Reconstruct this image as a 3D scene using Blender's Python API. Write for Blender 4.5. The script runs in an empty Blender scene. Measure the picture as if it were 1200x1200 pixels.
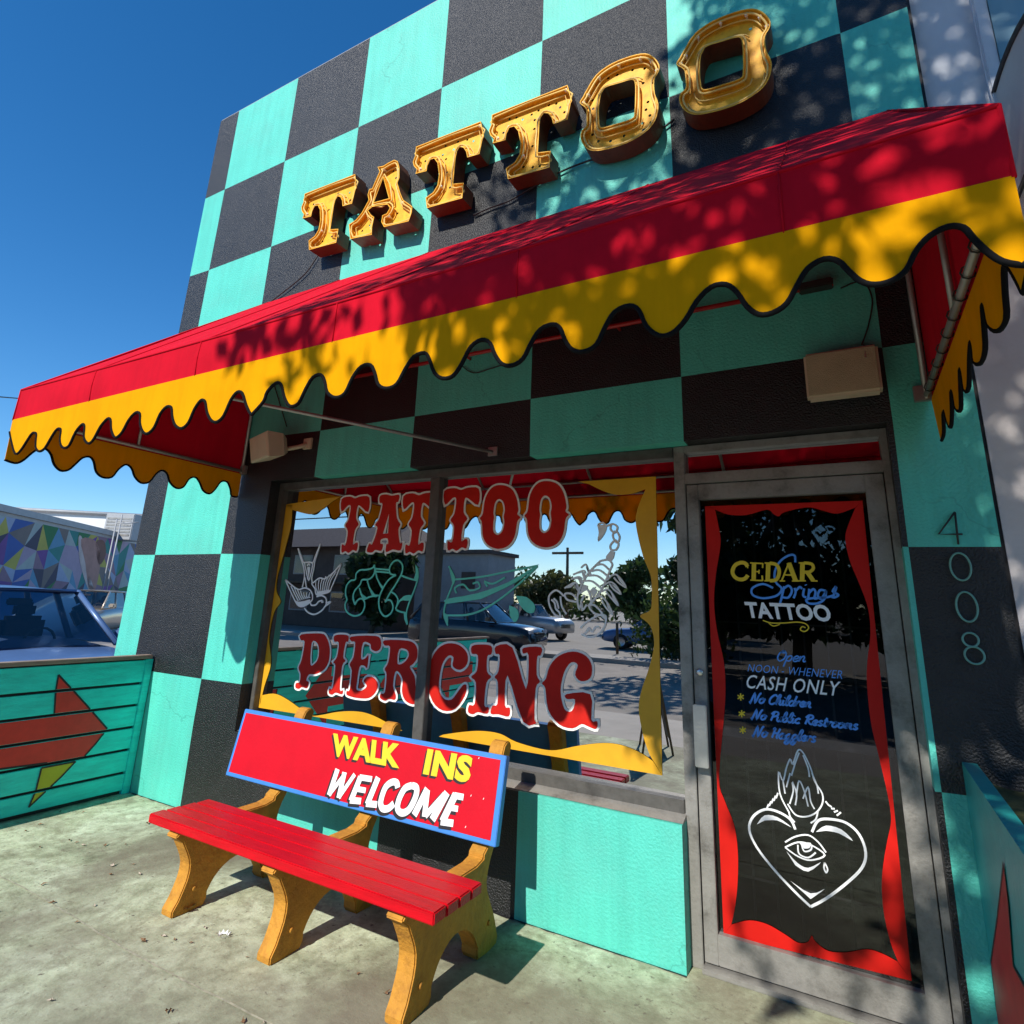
import bpy, bmesh, math, random
import numpy as np
from mathutils import Vector, Matrix
from mathutils.geometry import tessellate_polygon
random.seed(7); rng = np.random.default_rng(7)
SC = bpy.context.scene
COL = SC.collection

# ------------------------------------------------------------------ camera
CAMPOS = Vector((6.48397894, -3.20531417, 1.6012144))
RM = [[0.8739483099648414, 0.4845659268659287, 0.037552816540986966],
      [-0.09321164401118387, 0.24294188379137116, -0.9655520858662325],
      [-0.47699679341724077, 0.8403422538587855, 0.25748583543412007]]
FPX, CY = 690.6135, 523.09
cd = bpy.data.cameras.new('Camera'); cam = bpy.data.objects.new('Camera', cd); COL.objects.link(cam)
cd.sensor_width = 36; cd.lens = 36 * FPX / 1200; cd.shift_y = (CY - 600) / 1200
cd.clip_start = .05; cd.clip_end = 3000
r0, r1, r2 = Vector(RM[0]), Vector(RM[1]), Vector(RM[2])
mw = Matrix.Identity(4)
for i in range(3):
    mw[i][0] = r0[i]; mw[i][1] = -r1[i]; mw[i][2] = -r2[i]; mw[i][3] = CAMPOS[i]
cam.matrix_world = mw
SC.camera = cam

# ------------------------------------------------------------------ light
SUN_D = Vector((.075, 1, -.77)).normalized()
sd = bpy.data.lights.new('Sun', 'SUN'); sd.energy = 4.75; sd.angle = math.radians(.53); sd.color = (1, .95, .86)
sun = bpy.data.objects.new('Sun', sd); COL.objects.link(sun)
sun.rotation_euler = SUN_D.to_track_quat('-Z', 'Y').to_euler(); sun.location = (0, -20, 25)
w = bpy.data.worlds.new('World'); SC.world = w; w.use_nodes = True
nt = w.node_tree; bg = nt.nodes['Background']
sky = nt.nodes.new('ShaderNodeTexSky'); sky.sky_type = 'NISHITA'; sky.sun_disc = False
sky.sun_elevation = math.asin(-SUN_D.z); sky.sun_rotation = math.radians(180 + 4.3)
sky.altitude = 100; sky.air_density = 1.0; sky.dust_density = .0; sky.ozone_density = 5.0
hs = nt.nodes.new('ShaderNodeHueSaturation'); hs.inputs['Saturation'].default_value = 1.26
nt.links.new(sky.outputs[0], hs.inputs['Color']); nt.links.new(hs.outputs[0], bg.inputs[0]); bg.inputs[1].default_value = .145
SC.view_settings.view_transform = 'Standard'; SC.view_settings.look = 'None'
SC.view_settings.exposure = 0.28; SC.view_settings.gamma = 1
SC.cycles.max_bounces = 7; SC.cycles.transparent_max_bounces = 12; SC.cycles.caustics_reflective = False

# ------------------------------------------------------------------ helpers
def ray(u, v):
    return r0 * ((u - 600) / FPX) + r1 * ((v - CY) / FPX) + r2
def onY(p, y):
    d = ray(*p); return CAMPOS + d * ((y - CAMPOS.y) / d.y)
def onX(p, x):
    d = ray(*p); return CAMPOS + d * ((x - CAMPOS.x) / d.x)
def onZ(p, z):
    d = ray(*p); return CAMPOS + d * ((z - CAMPOS.z) / d.z)
def onP(p, o, n):
    d = ray(*p); return CAMPOS + d * ((o - CAMPOS).dot(n) / d.dot(n))
def zf(ox, oy, s):                       # enlarged-view pixel -> photograph pixel
    return lambda pts: [(ox + u / s, oy + v / s) for u, v in pts]

def setp(o, label=None, cat=None, group=None, kind=None):
    if label: o['label'] = label
    if cat: o['category'] = cat
    if group: o['group'] = group
    if kind: o['kind'] = kind
    return o
def empty(name, loc=(0, 0, 0), rz=0, **k):
    o = bpy.data.objects.new(name, None); COL.objects.link(o); o.location = loc; o.rotation_euler = (0, 0, rz)
    o.empty_display_size = .2
    return setp(o, **k)
class MB:
    """collects geometry for ONE mesh object"""
    def __init__(s): s.v = []; s.f = []; s.m = []; s.sm = []
    def add(s, vs, fs, mi=0, smooth=False):
        b = len(s.v); s.v += [tuple(v) for v in vs]
        for f in fs: s.f.append(tuple(b + i for i in f)); s.m.append(mi); s.sm.append(smooth)
        return s
    def quad(s, a, b, c, d, mi=0): return s.add([a, b, c, d], [(0, 1, 2, 3)], mi)
    def box(s, x0, x1, y0, y1, z0, z1, mi=0, M=None):
        vs = [Vector((x, y, z)) for x in (x0, x1) for y in (y0, y1) for z in (z0, z1)]
        if M: vs = [M @ v for v in vs]
        return s.add(vs, [(0, 1, 3, 2), (4, 6, 7, 5), (0, 4, 5, 1), (2, 3, 7, 6), (0, 2, 6, 4), (1, 5, 7, 3)], mi)
    def bbox(s, x0, x1, y0, y1, z0, z1, b=.006, mi=0, M=None):   # bevelled box
        bm = bmesh.new(); bmesh.ops.create_cube(bm, size=1)
        for v in bm.verts: v.co = Vector(((x0 + x1) / 2 + v.co.x * (x1 - x0), (y0 + y1) / 2 + v.co.y * (y1 - y0), (z0 + z1) / 2 + v.co.z * (z1 - z0)))
        bmesh.ops.bevel(bm, geom=bm.edges[:], offset=b, segments=2, affect='EDGES')
        if M: bm.transform(M)
        bm.verts.index_update(); s.add([v.co.copy() for v in bm.verts], [[v.index for v in f.verts] for f in bm.faces], mi); bm.free(); return s
    def tube(s, pts, r, n=8, mi=0, closed=False, cap=True, r1=None):
        P = [Vector(p) for p in pts]; N = len(P)
        if N < 2: return s
        ref = Vector((0, 0, 1)); vs = []
        T = []
        for i in range(N):
            a = P[(i - 1) % N] if (closed or i > 0) else P[i]; b = P[(i + 1) % N] if (closed or i < N - 1) else P[i]
            t = b - a; T.append(t.normalized() if t.length > 1e-9 else Vector((0, 0, 1)))
        nrm = T[0].cross(ref)
        if nrm.length < 1e-3: nrm = T[0].cross(Vector((1, 0, 0)))
        nrm.normalize()
        for i in range(N):
            nrm = nrm - T[i] * nrm.dot(T[i])
            if nrm.length < 1e-6: nrm = T[i].orthogonal()
            nrm.normalize(); bn = T[i].cross(nrm)
            rr = r if r1 is None else r + (r1 - r) * i / (N - 1)
            for k in range(n):
                a = 2 * math.pi * k / n; vs.append(P[i] + (nrm * math.cos(a) + bn * math.sin(a)) * rr)
        fs = []
        for i in range(N if closed else N - 1):
            j = (i + 1) % N
            for k in range(n): fs.append((i * n + k, i * n + (k + 1) % n, j * n + (k + 1) % n, j * n + k))
        if cap and not closed: fs += [tuple(range(n))[::-1], tuple((N - 1) * n + k for k in range(n))]
        return s.add(vs, fs, mi, True)
    def poly(s, loops, mi=0):            # flat polygon with holes (3D loops)
        L = [[Vector(p) for p in l] for l in loops]
        tri = tessellate_polygon(L); flat = [p for l in L for p in l]
        return s.add(flat, [tuple(t) for t in tri], mi)
    def prism(s, loops, off, mi=0, mi_side=None):   # polygon with holes extruded by vector off
        off = Vector(off); L = [[Vector(p) for p in l] for l in loops]
        tri = [tuple(t) for t in tessellate_polygon(L)]; flat = [p for l in L for p in l]
        s.add(flat, tri, mi); s.add([p + off for p in flat], [t[::-1] for t in tri], mi)
        for l in L:
            n = len(l)
            s.add(l + [p + off for p in l], [(i, (i + 1) % n, n + (i + 1) % n, n + i) for i in range(n)], mi if mi_side is None else mi_side)
        return s
    def ribbon(s, pts, wid, nrm, mi=0, closed=False):    # flat stroke in a plane; wid number or list
        nrm = Vector(nrm); s.lift = (getattr(s, 'lift', 0) + 1) % 14
        P = [Vector(p) + nrm * (.00007 * s.lift) for p in pts]; N = len(P)
        if N < 2: return s
        vs = []
        for i in range(N):
            a = P[(i - 1) % N] if (closed or i > 0) else P[i]; b = P[(i + 1) % N] if (closed or i < N - 1) else P[i]
            t = (b - a)
            if t.length < 1e-9: t = Vector((1, 0, 0))
            t.normalize(); sd_ = t.cross(nrm).normalized()
            ww = wid[i] if isinstance(wid, (list, tuple)) else wid
            if (closed or 0 < i < N - 1):
                d1 = (P[i] - a).normalized() if (P[i] - a).length > 1e-9 else t
                c = max(.55, abs(d1.dot(t))); ww = ww / c
            vs += [P[i] + sd_ * ww / 2, P[i] - sd_ * ww / 2]
        fs = [(2 * i, 2 * ((i + 1) % N), 2 * ((i + 1) % N) + 1, 2 * i + 1) for i in range(N if closed else N - 1)]
        return s.add(vs, fs, mi)
    def lathe(s, prof, n=20, mi=0, M=None):   # prof [(r,z)] about z
        vs = []
        for r, z in prof:
            for k in range(n):
                a = 2 * math.pi * k / n; vs.append(Vector((r * math.cos(a), r * math.sin(a), z)))
        if M: vs = [M @ v for v in vs]
        fs = [(i * n + k, i * n + (k + 1) % n, (i + 1) * n + (k + 1) % n, (i + 1) * n + k) for i in range(len(prof) - 1) for k in range(n)]
        return s.add(vs, fs, mi, True)
    def loft(s, rings, mi=0, caps=True, smooth=False):
        n = len(rings[0]); vs = [p for r in rings for p in r]
        fs = [(i * n + k, i * n + (k + 1) % n, (i + 1) * n + (k + 1) % n, (i + 1) * n + k) for i in range(len(rings) - 1) for k in range(n)]
        if caps: fs += [tuple(range(n))[::-1], tuple((len(rings) - 1) * n + k for k in range(n))]
        return s.add(vs, fs, mi, smooth)
    def grid(s, fn, nu, nv, mi=0):
        vs = [fn(i / nu, j / nv) for i in range(nu + 1) for j in range(nv + 1)]
        return s.add(vs, [(i * (nv + 1) + j, (i + 1) * (nv + 1) + j, (i + 1) * (nv + 1) + j + 1, i * (nv + 1) + j + 1) for i in range(nu) for j in range(nv)], mi, True)
    def build(s, name, mats, parent=None, **k):
        me = bpy.data.meshes.new(name); me.from_pydata(s.v, [], s.f)
        for m in (mats if isinstance(mats, (list, tuple)) else [mats]): me.materials.append(m)
        me.polygons.foreach_set('material_index', s.m); me.polygons.foreach_set('use_smooth', s.sm)
        bm = bmesh.new(); bm.from_mesh(me); bmesh.ops.recalc_face_normals(bm, faces=bm.faces); bm.to_mesh(me); bm.free()
        o = bpy.data.objects.new(name, me); COL.objects.link(o)
        if parent:
            o.parent = parent
            root = parent; off = Matrix.Identity(4)
            while root:
                off = root.matrix_basis @ off if root.type == 'EMPTY' else off; root = root.parent
            if k.pop('world', True): me.transform(off.inverted())
        else: k.pop('world', None)
        return setp(o, **k)

def cat(P, closed=False, n=6):           # Catmull-Rom smoothing
    P = [Vector(p) for p in P]; N = len(P); out = []
    if N < 3: return P
    for i in range(N if closed else N - 1):
        g = lambda k: P[k % N] if closed else P[max(0, min(N - 1, k))]
        a, b, c, d = g(i - 1), g(i), g(i + 1), g(i + 2)
        for j in range(n):
            t = j / n
            out.append(.5 * ((2 * b) + (c - a) * t + (2 * a - 5 * b + 4 * c - d) * t * t + (3 * b - a - 3 * c + d) * t ** 3))
    if not closed: out.append(P[-1])
    return out

# ------------------------------------------------------------------ materials
def mat(name, col, rough=.6, var=.12, vscale=3, bump=0, bscale=60, metal=0, spec=.5, trans=0, dirt=None, dscale=1.2, damt=.5, detail=6, coat=0, stretch=None, streak=0, crack=0):
    m = bpy.data.materials.new(name); m.use_nodes = True; t = m.node_tree; N = t.nodes; Lk = t.links
    b = N['Principled BSDF']; b.inputs['Roughness'].default_value = rough; b.inputs['Metallic'].default_value = metal
    b.inputs['Specular IOR Level'].default_value = spec; b.inputs['Coat Weight'].default_value = coat
    tc = N.new('ShaderNodeTexCoord'); src = tc.outputs['Object']
    if stretch:
        mp = N.new('ShaderNodeMapping'); mp.inputs['Scale'].default_value = stretch; Lk.new(src, mp.inputs[0]); src = mp.outputs[0]
    c4 = (*col, 1)
    last = None
    if var:
        n = N.new('ShaderNodeTexNoise'); n.inputs['Scale'].default_value = vscale; n.inputs['Detail'].default_value = detail; n.inputs['Roughness'].default_value = .65
        Lk.new(src, n.inputs['Vector'])
        r = N.new('ShaderNodeMapRange'); r.inputs[1].default_value = .3; r.inputs[2].default_value = .7; r.inputs[3].default_value = 1 - var; r.inputs[4].default_value = 1 + var
        Lk.new(n.outputs[0], r.inputs[0])
        mx = N.new('ShaderNodeMix'); mx.data_type = 'RGBA'; mx.blend_type = 'MULTIPLY'; mx.inputs[0].default_value = 1
        mx.inputs[6].default_value = c4; Lk.new(r.outputs[0], mx.inputs[7]); last = mx.outputs[2]
    if dirt:
        n2 = N.new('ShaderNodeTexNoise'); n2.inputs['Scale'].default_value = dscale; n2.inputs['Detail'].default_value = 8; n2.inputs['Roughness'].default_value = .7
        Lk.new(src, n2.inputs['Vector'])
        r2_ = N.new('ShaderNodeMapRange'); r2_.inputs[1].default_value = .48; r2_.inputs[2].default_value = .7; r2_.inputs[3].default_value = 0; r2_.inputs[4].default_value = damt
        Lk.new(n2.outputs[0], r2_.inputs[0])
        mx2 = N.new('ShaderNodeMix'); mx2.data_type = 'RGBA'; Lk.new(r2_.outputs[0], mx2.inputs[0])
        if last: Lk.new(last, mx2.inputs[6])
        else: mx2.inputs[6].default_value = c4
        mx2.inputs[7].default_value = (*dirt, 1); last = mx2.outputs[2]
    def mul(last, fac_out):
        mm = N.new('ShaderNodeMix'); mm.data_type = 'RGBA'; mm.blend_type = 'MULTIPLY'; mm.inputs[0].default_value = 1
        Lk.new(last, mm.inputs[6]); Lk.new(fac_out, mm.inputs[7]); return mm.outputs[2]
    if streak:
        mp2 = N.new('ShaderNodeMapping'); mp2.inputs['Scale'].default_value = (9, 9, .7); Lk.new(tc.outputs['Object'], mp2.inputs[0])
        n4 = N.new('ShaderNodeTexNoise'); n4.inputs['Scale'].default_value = 1.3; n4.inputs['Detail'].default_value = 7; n4.inputs['Roughness'].default_value = .7; Lk.new(mp2.outputs[0], n4.inputs['Vector'])
        r4 = N.new('ShaderNodeMapRange'); r4.inputs[1].default_value = .42; r4.inputs[2].default_value = .72; r4.inputs[3].default_value = 1; r4.inputs[4].default_value = 1 - streak; Lk.new(n4.outputs[0], r4.inputs[0]); last = mul(last, r4.outputs[0])
    if crack:
        wn = N.new('ShaderNodeTexNoise'); wn.inputs['Scale'].default_value = 5; wn.inputs['Detail'].default_value = 4; Lk.new(tc.outputs['Object'], wn.inputs['Vector'])
        av = N.new('ShaderNodeVectorMath'); av.operation = 'ADD'; sv = N.new('ShaderNodeVectorMath'); sv.operation = 'SCALE'; sv.inputs['Scale'].default_value = .35; Lk.new(wn.outputs['Color'], sv.inputs[0]); Lk.new(tc.outputs['Object'], av.inputs[0]); Lk.new(sv.outputs[0], av.inputs[1])
        vo = N.new('ShaderNodeTexVoronoi'); vo.feature = 'DISTANCE_TO_EDGE'; vo.inputs['Scale'].default_value = crack; Lk.new(av.outputs[0], vo.inputs['Vector'])
        r5 = N.new('ShaderNodeMapRange'); r5.inputs[1].default_value = .0; r5.inputs[2].default_value = .006; r5.inputs[3].default_value = .74; r5.inputs[4].default_value = 1; Lk.new(vo.outputs['Distance'], r5.inputs[0])
        nm = N.new('ShaderNodeTexNoise'); nm.inputs['Scale'].default_value = .9; nm.inputs['Detail'].default_value = 2; Lk.new(tc.outputs['Object'], nm.inputs['Vector'])
        r6 = N.new('ShaderNodeMapRange'); r6.inputs[1].default_value = .5; r6.inputs[2].default_value = .56; Lk.new(nm.outputs[0], r6.inputs[0])
        mm = N.new('ShaderNodeMix'); mm.data_type = 'FLOAT'; Lk.new(r6.outputs[0], mm.inputs[0]); mm.inputs[2].default_value = 1; Lk.new(r5.outputs[0], mm.inputs[3]); last = mul(last, mm.outputs[0])
    if last: Lk.new(last, b.inputs['Base Color'])
    else: b.inputs['Base Color'].default_value = c4
    bp = None
    if bump:
        n3 = N.new('ShaderNodeTexNoise'); n3.inputs['Scale'].default_value = bscale; n3.inputs['Detail'].default_value = 5
        Lk.new(src, n3.inputs['Vector'])
        bp = N.new('ShaderNodeBump'); bp.inputs['Strength'].default_value = bump; bp.inputs['Distance'].default_value = .014 if name == 'black_paint' else .01
        Lk.new(n3.outputs[0], bp.inputs['Height']); Lk.new(bp.outputs[0], b.inputs['Normal'])
    if trans:
        tr = N.new('ShaderNodeBsdfTranslucent'); ms = N.new('ShaderNodeMixShader'); ms.inputs[0].default_value = trans
        if last: Lk.new(last, tr.inputs[0])
        else: tr.inputs[0].default_value = c4
        if bp: Lk.new(bp.outputs[0], tr.inputs['Normal'])
        out = N['Material Output']; Lk.new(b.outputs[0], ms.inputs[1]); Lk.new(tr.outputs[0], ms.inputs[2]); Lk.new(ms.outputs[0], out.inputs[0])
    return m
def glassmat(name, tint, refl, rough=.0, rtint=(1, 1, 1)):
    m = bpy.data.materials.new(name); m.use_nodes = True; t = m.node_tree; N = t.nodes; Lk = t.links
    N.remove(N['Principled BSDF'])
    tr = N.new('ShaderNodeBsdfTransparent'); tr.inputs[0].default_value = (*tint, 1)
    gl = N.new('ShaderNodeBsdfGlossy'); gl.inputs['Roughness'].default_value = rough; gl.inputs[0].default_value = (*rtint, 1)
    fr = N.new('ShaderNodeFresnel'); fr.inputs[0].default_value = 1.5
    ad = N.new('ShaderNodeMath'); ad.operation = 'ADD'; ad.use_clamp = True; ad.inputs[1].default_value = refl; Lk.new(fr.outputs[0], ad.inputs[0])
    ms = N.new('ShaderNodeMixShader'); Lk.new(ad.outputs[0], ms.inputs[0]); Lk.new(tr.outputs[0], ms.inputs[1]); Lk.new(gl.outputs[0], ms.inputs[2])
    Lk.new(ms.outputs[0], N['Material Output'].inputs[0]); return m

TEAL = (.088, .57, .465); BLK = (.0095, .010, .0112)
M = {}
M['teal'] = mat('teal_paint', TEAL, .55, .08, 2.2, .5, 75, streak=.16, crack=.8, dirt=(.13, .47, .40), dscale=1.6, damt=.45)
M['black'] = mat('black_paint', BLK, .40, .3, 3, .75, 105, streak=.25, spec=.5, dirt=(.028, .028, .03), dscale=2.5, damt=.4)
M['plank_teal'] = mat('teal_board_paint', (.02, .80, .68), .45, .15, 4, .4, 40, stretch=(6, 1, 6), dirt=(.02, .44, .38), dscale=3)
M['smooth_teal'] = mat('teal_panel_paint', (.03, .42, .40), .35, .12, 2.5, .2, 30, dirt=(.03, .28, .27), dscale=2)
M['red_cloth'] = mat('red_canvas', (.58, .004, .020), .9, .12, 3, .55, 5, streak=.12, trans=.07, spec=.12)
M['yellow_cloth'] = mat('yellow_canvas', (.88, .41, .002), .85, .08, 3, .5, 5, streak=.10, trans=.26, spec=.06)
M['black_trim'] = mat('black_binding', (.008, .008, .009), .9, 0, spec=.1)
M['gold'] = mat('gold_enamel', (.88, .47, .03), .55, .14, 8, .12, 40, spec=.3, dirt=(.46, .17, .02), dscale=18, damt=.6)
M['can_side'] = mat('rusty_letter_side', (.14, .042, .014), .5, .3, 8, .2, 50, dirt=(.05, .02, .01), dscale=9, damt=.7)
M['tube'] = mat('neon_tube_glass', (.78, .52, .14), .4, .05, 10, spec=.3)
M['alu'] = mat('weathered_aluminium', (.30, .29, .27), .45, .18, 14, .2, 80, metal=.3, dirt=(.05, .046, .04), dscale=7, damt=.8)
M['alu_shaded'] = mat('shaded_aluminium_frame', (.105, .10, .092), .5, .2, 12, .15, 80, metal=.2, dirt=(.04, .037, .033), dscale=7, damt=.7)  # darker copy of the door aluminium: awning shade put into the colour
M['alu_bright'] = mat('brushed_aluminium', (.62, .62, .61), .3, .08, 9, .1, 90, metal=.8)
M['glass'] = glassmat('shop_window_glass', (.30, .31, .33), .52)
M['doorglass'] = glassmat('door_glass', (.48, .48, .50), .0)
M['sign_red'] = mat('red_sign_paint', (.54, .004, .016), .5, .08, 4, .08, 60, spec=.2)
M['letter_red'] = mat('red_window_paint', (.55, .016, .010), .6, .10, 12, spec=.15)
M['letter_white'] = mat('white_window_paint', (.86, .84, .80), .6, .05, 10, spec=.2)
M['line_white'] = mat('white_line_paint', (.88, .89, .90), .6, .05, 10, spec=.2)
M['turq'] = mat('turquoise_window_paint', (.13, .66, .50), .5, .1, 10)
M['win_yellow'] = mat('yellow_window_paint', (.70, .36, .012), .5, .1, 5)
M['door_red'] = mat('red_door_paint', (.56, .010, .006), .5, .1, 5, spec=.2)
M['sign_yellow'] = mat('yellow_sign_paint', (.78, .55, .02), .5, .06, 9)
M['sign_white'] = mat('white_sign_paint', (.8, .8, .8), .5, .04, 9)
M['ink'] = mat('black_sign_paint', (.015, .014, .016), .5, 0)
M['sign_blue'] = mat('blue_sign_edge', (.05, .22, .62), .45, .1, 8)
M['script_blue'] = mat('blue_script_paint', (.09, .32, .85), .5, .1, 12)
M['seat_red'] = mat('red_bench_board', (.55, .004, .012), .30, .14, 6, .3, 22, spec=.16, stretch=(1, 7, 7), dirt=(.34, .008, .012), dscale=5, damt=.4)
M['ochre'] = mat('ochre_concrete', (.50, .225, .022), .78, .22, 9, .6, 60, dirt=(.34, .14, .015), dscale=22, damt=.75)
M['beige'] = mat('beige_plastic', (.60, .48, .35), .55, .06, 6, .1, 120)
M['digit_green'] = mat('pale_green_metal', (.16, .38, .32), .5, 0)
M['concrete'] = None
M['wood_top'] = mat('weathered_rail_wood', (.30, .22, .17), .8, .25, 6, .3, 30, stretch=(1, 1, 8))
M['arrow_red'] = mat('red_arrow_paint', (.72, .04, .026), .55, .15, 6, .15, 40)
M['arrow_yellow'] = mat('yellow_arrow_paint', (.50, .46, .02), .55, .1, 6, .15, 40)
M['tile_red'] = mat('dull_red_arrow_paint', (.50, .03, .03), .5, .12, 6, spec=.25)
M['plaster'] = mat('pinkish_white_plaster', (.62, .57, .56), .8, .08, 1.2, .25, 40, dirt=(.42, .38, .36), dscale=1.4, damt=.5)
M['plaster2'] = mat('white_painted_block', (.60, .62, .66), .7, .06, 1.5, .2, 40)
M['grey_cloth'] = mat('grey_canvas', (.58, .58, .54), .8, .1, 2, .1, 20, trans=.1)
M['blue_panel'] = mat('grey_blue_sheet', (.20, .36, .44), .6, .1, 1.5)
M['cable'] = mat('black_cable', (.02, .02, .02), .6, 0)
M['red_tube'] = mat('red_painted_pipe', (.40, .02, .02), .4, .15, 10)
M['steel'] = mat('galvanised_pipe', (.36, .35, .34), .42, .15, 10, metal=.6)
M['dark_in'] = mat('dark_interior', (.03, .028, .03), .8, .2, 2)
M['floor_in'] = mat('dark_interior_floor', (.05, .04, .035), .4, .2, 2)
M['neon_red'] = mat('unlit_red_neon', (.35, .01, .05), .2, 0, coat=.5)
M['tyre'] = mat('tyre_rubber', (.02, .02, .021), .8, .1, 10)
M['rim'] = mat('wheel_rim', (.45, .45, .46), .3, 0, metal=.8)
M['carglass'] = glassmat('car_glass', (.75, .77, .78), .03)
M['cabin'] = mat('car_interior', (.03, .028, .026), .7, .1, 5)
M['carblue'] = mat('blue_car_paint', (.10, .18, .36), .35, .03, 5, metal=.2, coat=.25)
M['cardark'] = mat('dark_car_paint', (.018, .018, .025), .22, 0, coat=.8)
M['carsilver'] = mat('silver_car_paint', (.42, .43, .45), .28, 0, metal=.5, coat=.6)
M['cartan'] = mat('tan_car_paint', (.42, .35, .28), .3, 0, metal=.3, coat=.6)
M['lamp'] = mat('headlamp_lens', (.75, .77, .8), .1, 0, coat=1)
M['bark'] = mat('tree_bark', (.12, .09, .065), .9, .3, 6, .6, 18)
M['asphalt'] = mat('asphalt', (.31, .27, .235), .9, .15, 1.5, .3, 60, dirt=(.10, .095, .09), dscale=.35, damt=.6)
M['lot'] = mat('parking_lot', (.30, .27, .235), .9, .12, .6, .2, 40)
M['walk'] = mat('pale_concrete_walk', (.42, .38, .34), .85, .1, 1.2, .2, 40, dirt=(.26, .24, .21), dscale=.7)
M['whitewall'] = mat('white_wall', (.72, .72, .72), .8, .05, 1)
M['greymetal'] = mat('grey_metal_box', (.34, .35, .36), .5, .1, 3)
M['brickdark'] = mat('dark_cladding', (.10, .075, .065), .8, .2, 3, .2, 15)
M['roofdark'] = mat('shingle_roof', (.09, .07, .07), .9, .3, 6)
M['timber'] = mat('old_timber', (.14, .095, .06), .85, .25, 6, .4, 20, stretch=(6, 6, 1))
M['slate'] = mat('blackboard', (.03, .03, .032), .7, .2, 4)
M['turf'] = mat('mossy_planter_top', (.055, .065, .018), .95, .4, 7, .9, 45)
def leafmat(name, c):
    m = mat(name, c, .55, 0, trans=.35)
    N = m.node_tree.nodes; Lk = m.node_tree.links
    oi = N.new('ShaderNodeNewGeometry'); r = N.new('ShaderNodeMapRange'); r.inputs[3].default_value = .55; r.inputs[4].default_value = 1.5
    mx = N.new('ShaderNodeMix'); mx.data_type = 'RGBA'; mx.blend_type = 'MULTIPLY'; mx.inputs[0].default_value = 1; mx.inputs[6].default_value = (*c, 1)
    Lk.new(oi.outputs['Random Per Island'], r.inputs[0]); Lk.new(r.outputs[0], mx.inputs[7])
    for n in N:
        if n.type == 'BSDF_PRINCIPLED': Lk.new(mx.outputs[2], n.inputs['Base Color'])
        if n.type == 'BSDF_TRANSLUCENT': Lk.new(mx.outputs[2], n.inputs[0])
    return m
M['leaf'] = leafmat('green_leaves', (.05, .09, .022)); M['leaf_dark'] = leafmat('dark_leaves', (.03, .06, .018)); M['leaf_olive'] = leafmat('olive_leaves', (.09, .10, .03))
M['dry'] = mat('dry_leaf', (.22, .12, .06), .8, .3, 20, trans=.1)
M['drypale'] = mat('pale_dry_leaf', (.5, .42, .34), .8, .2, 20, trans=.1)

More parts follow.
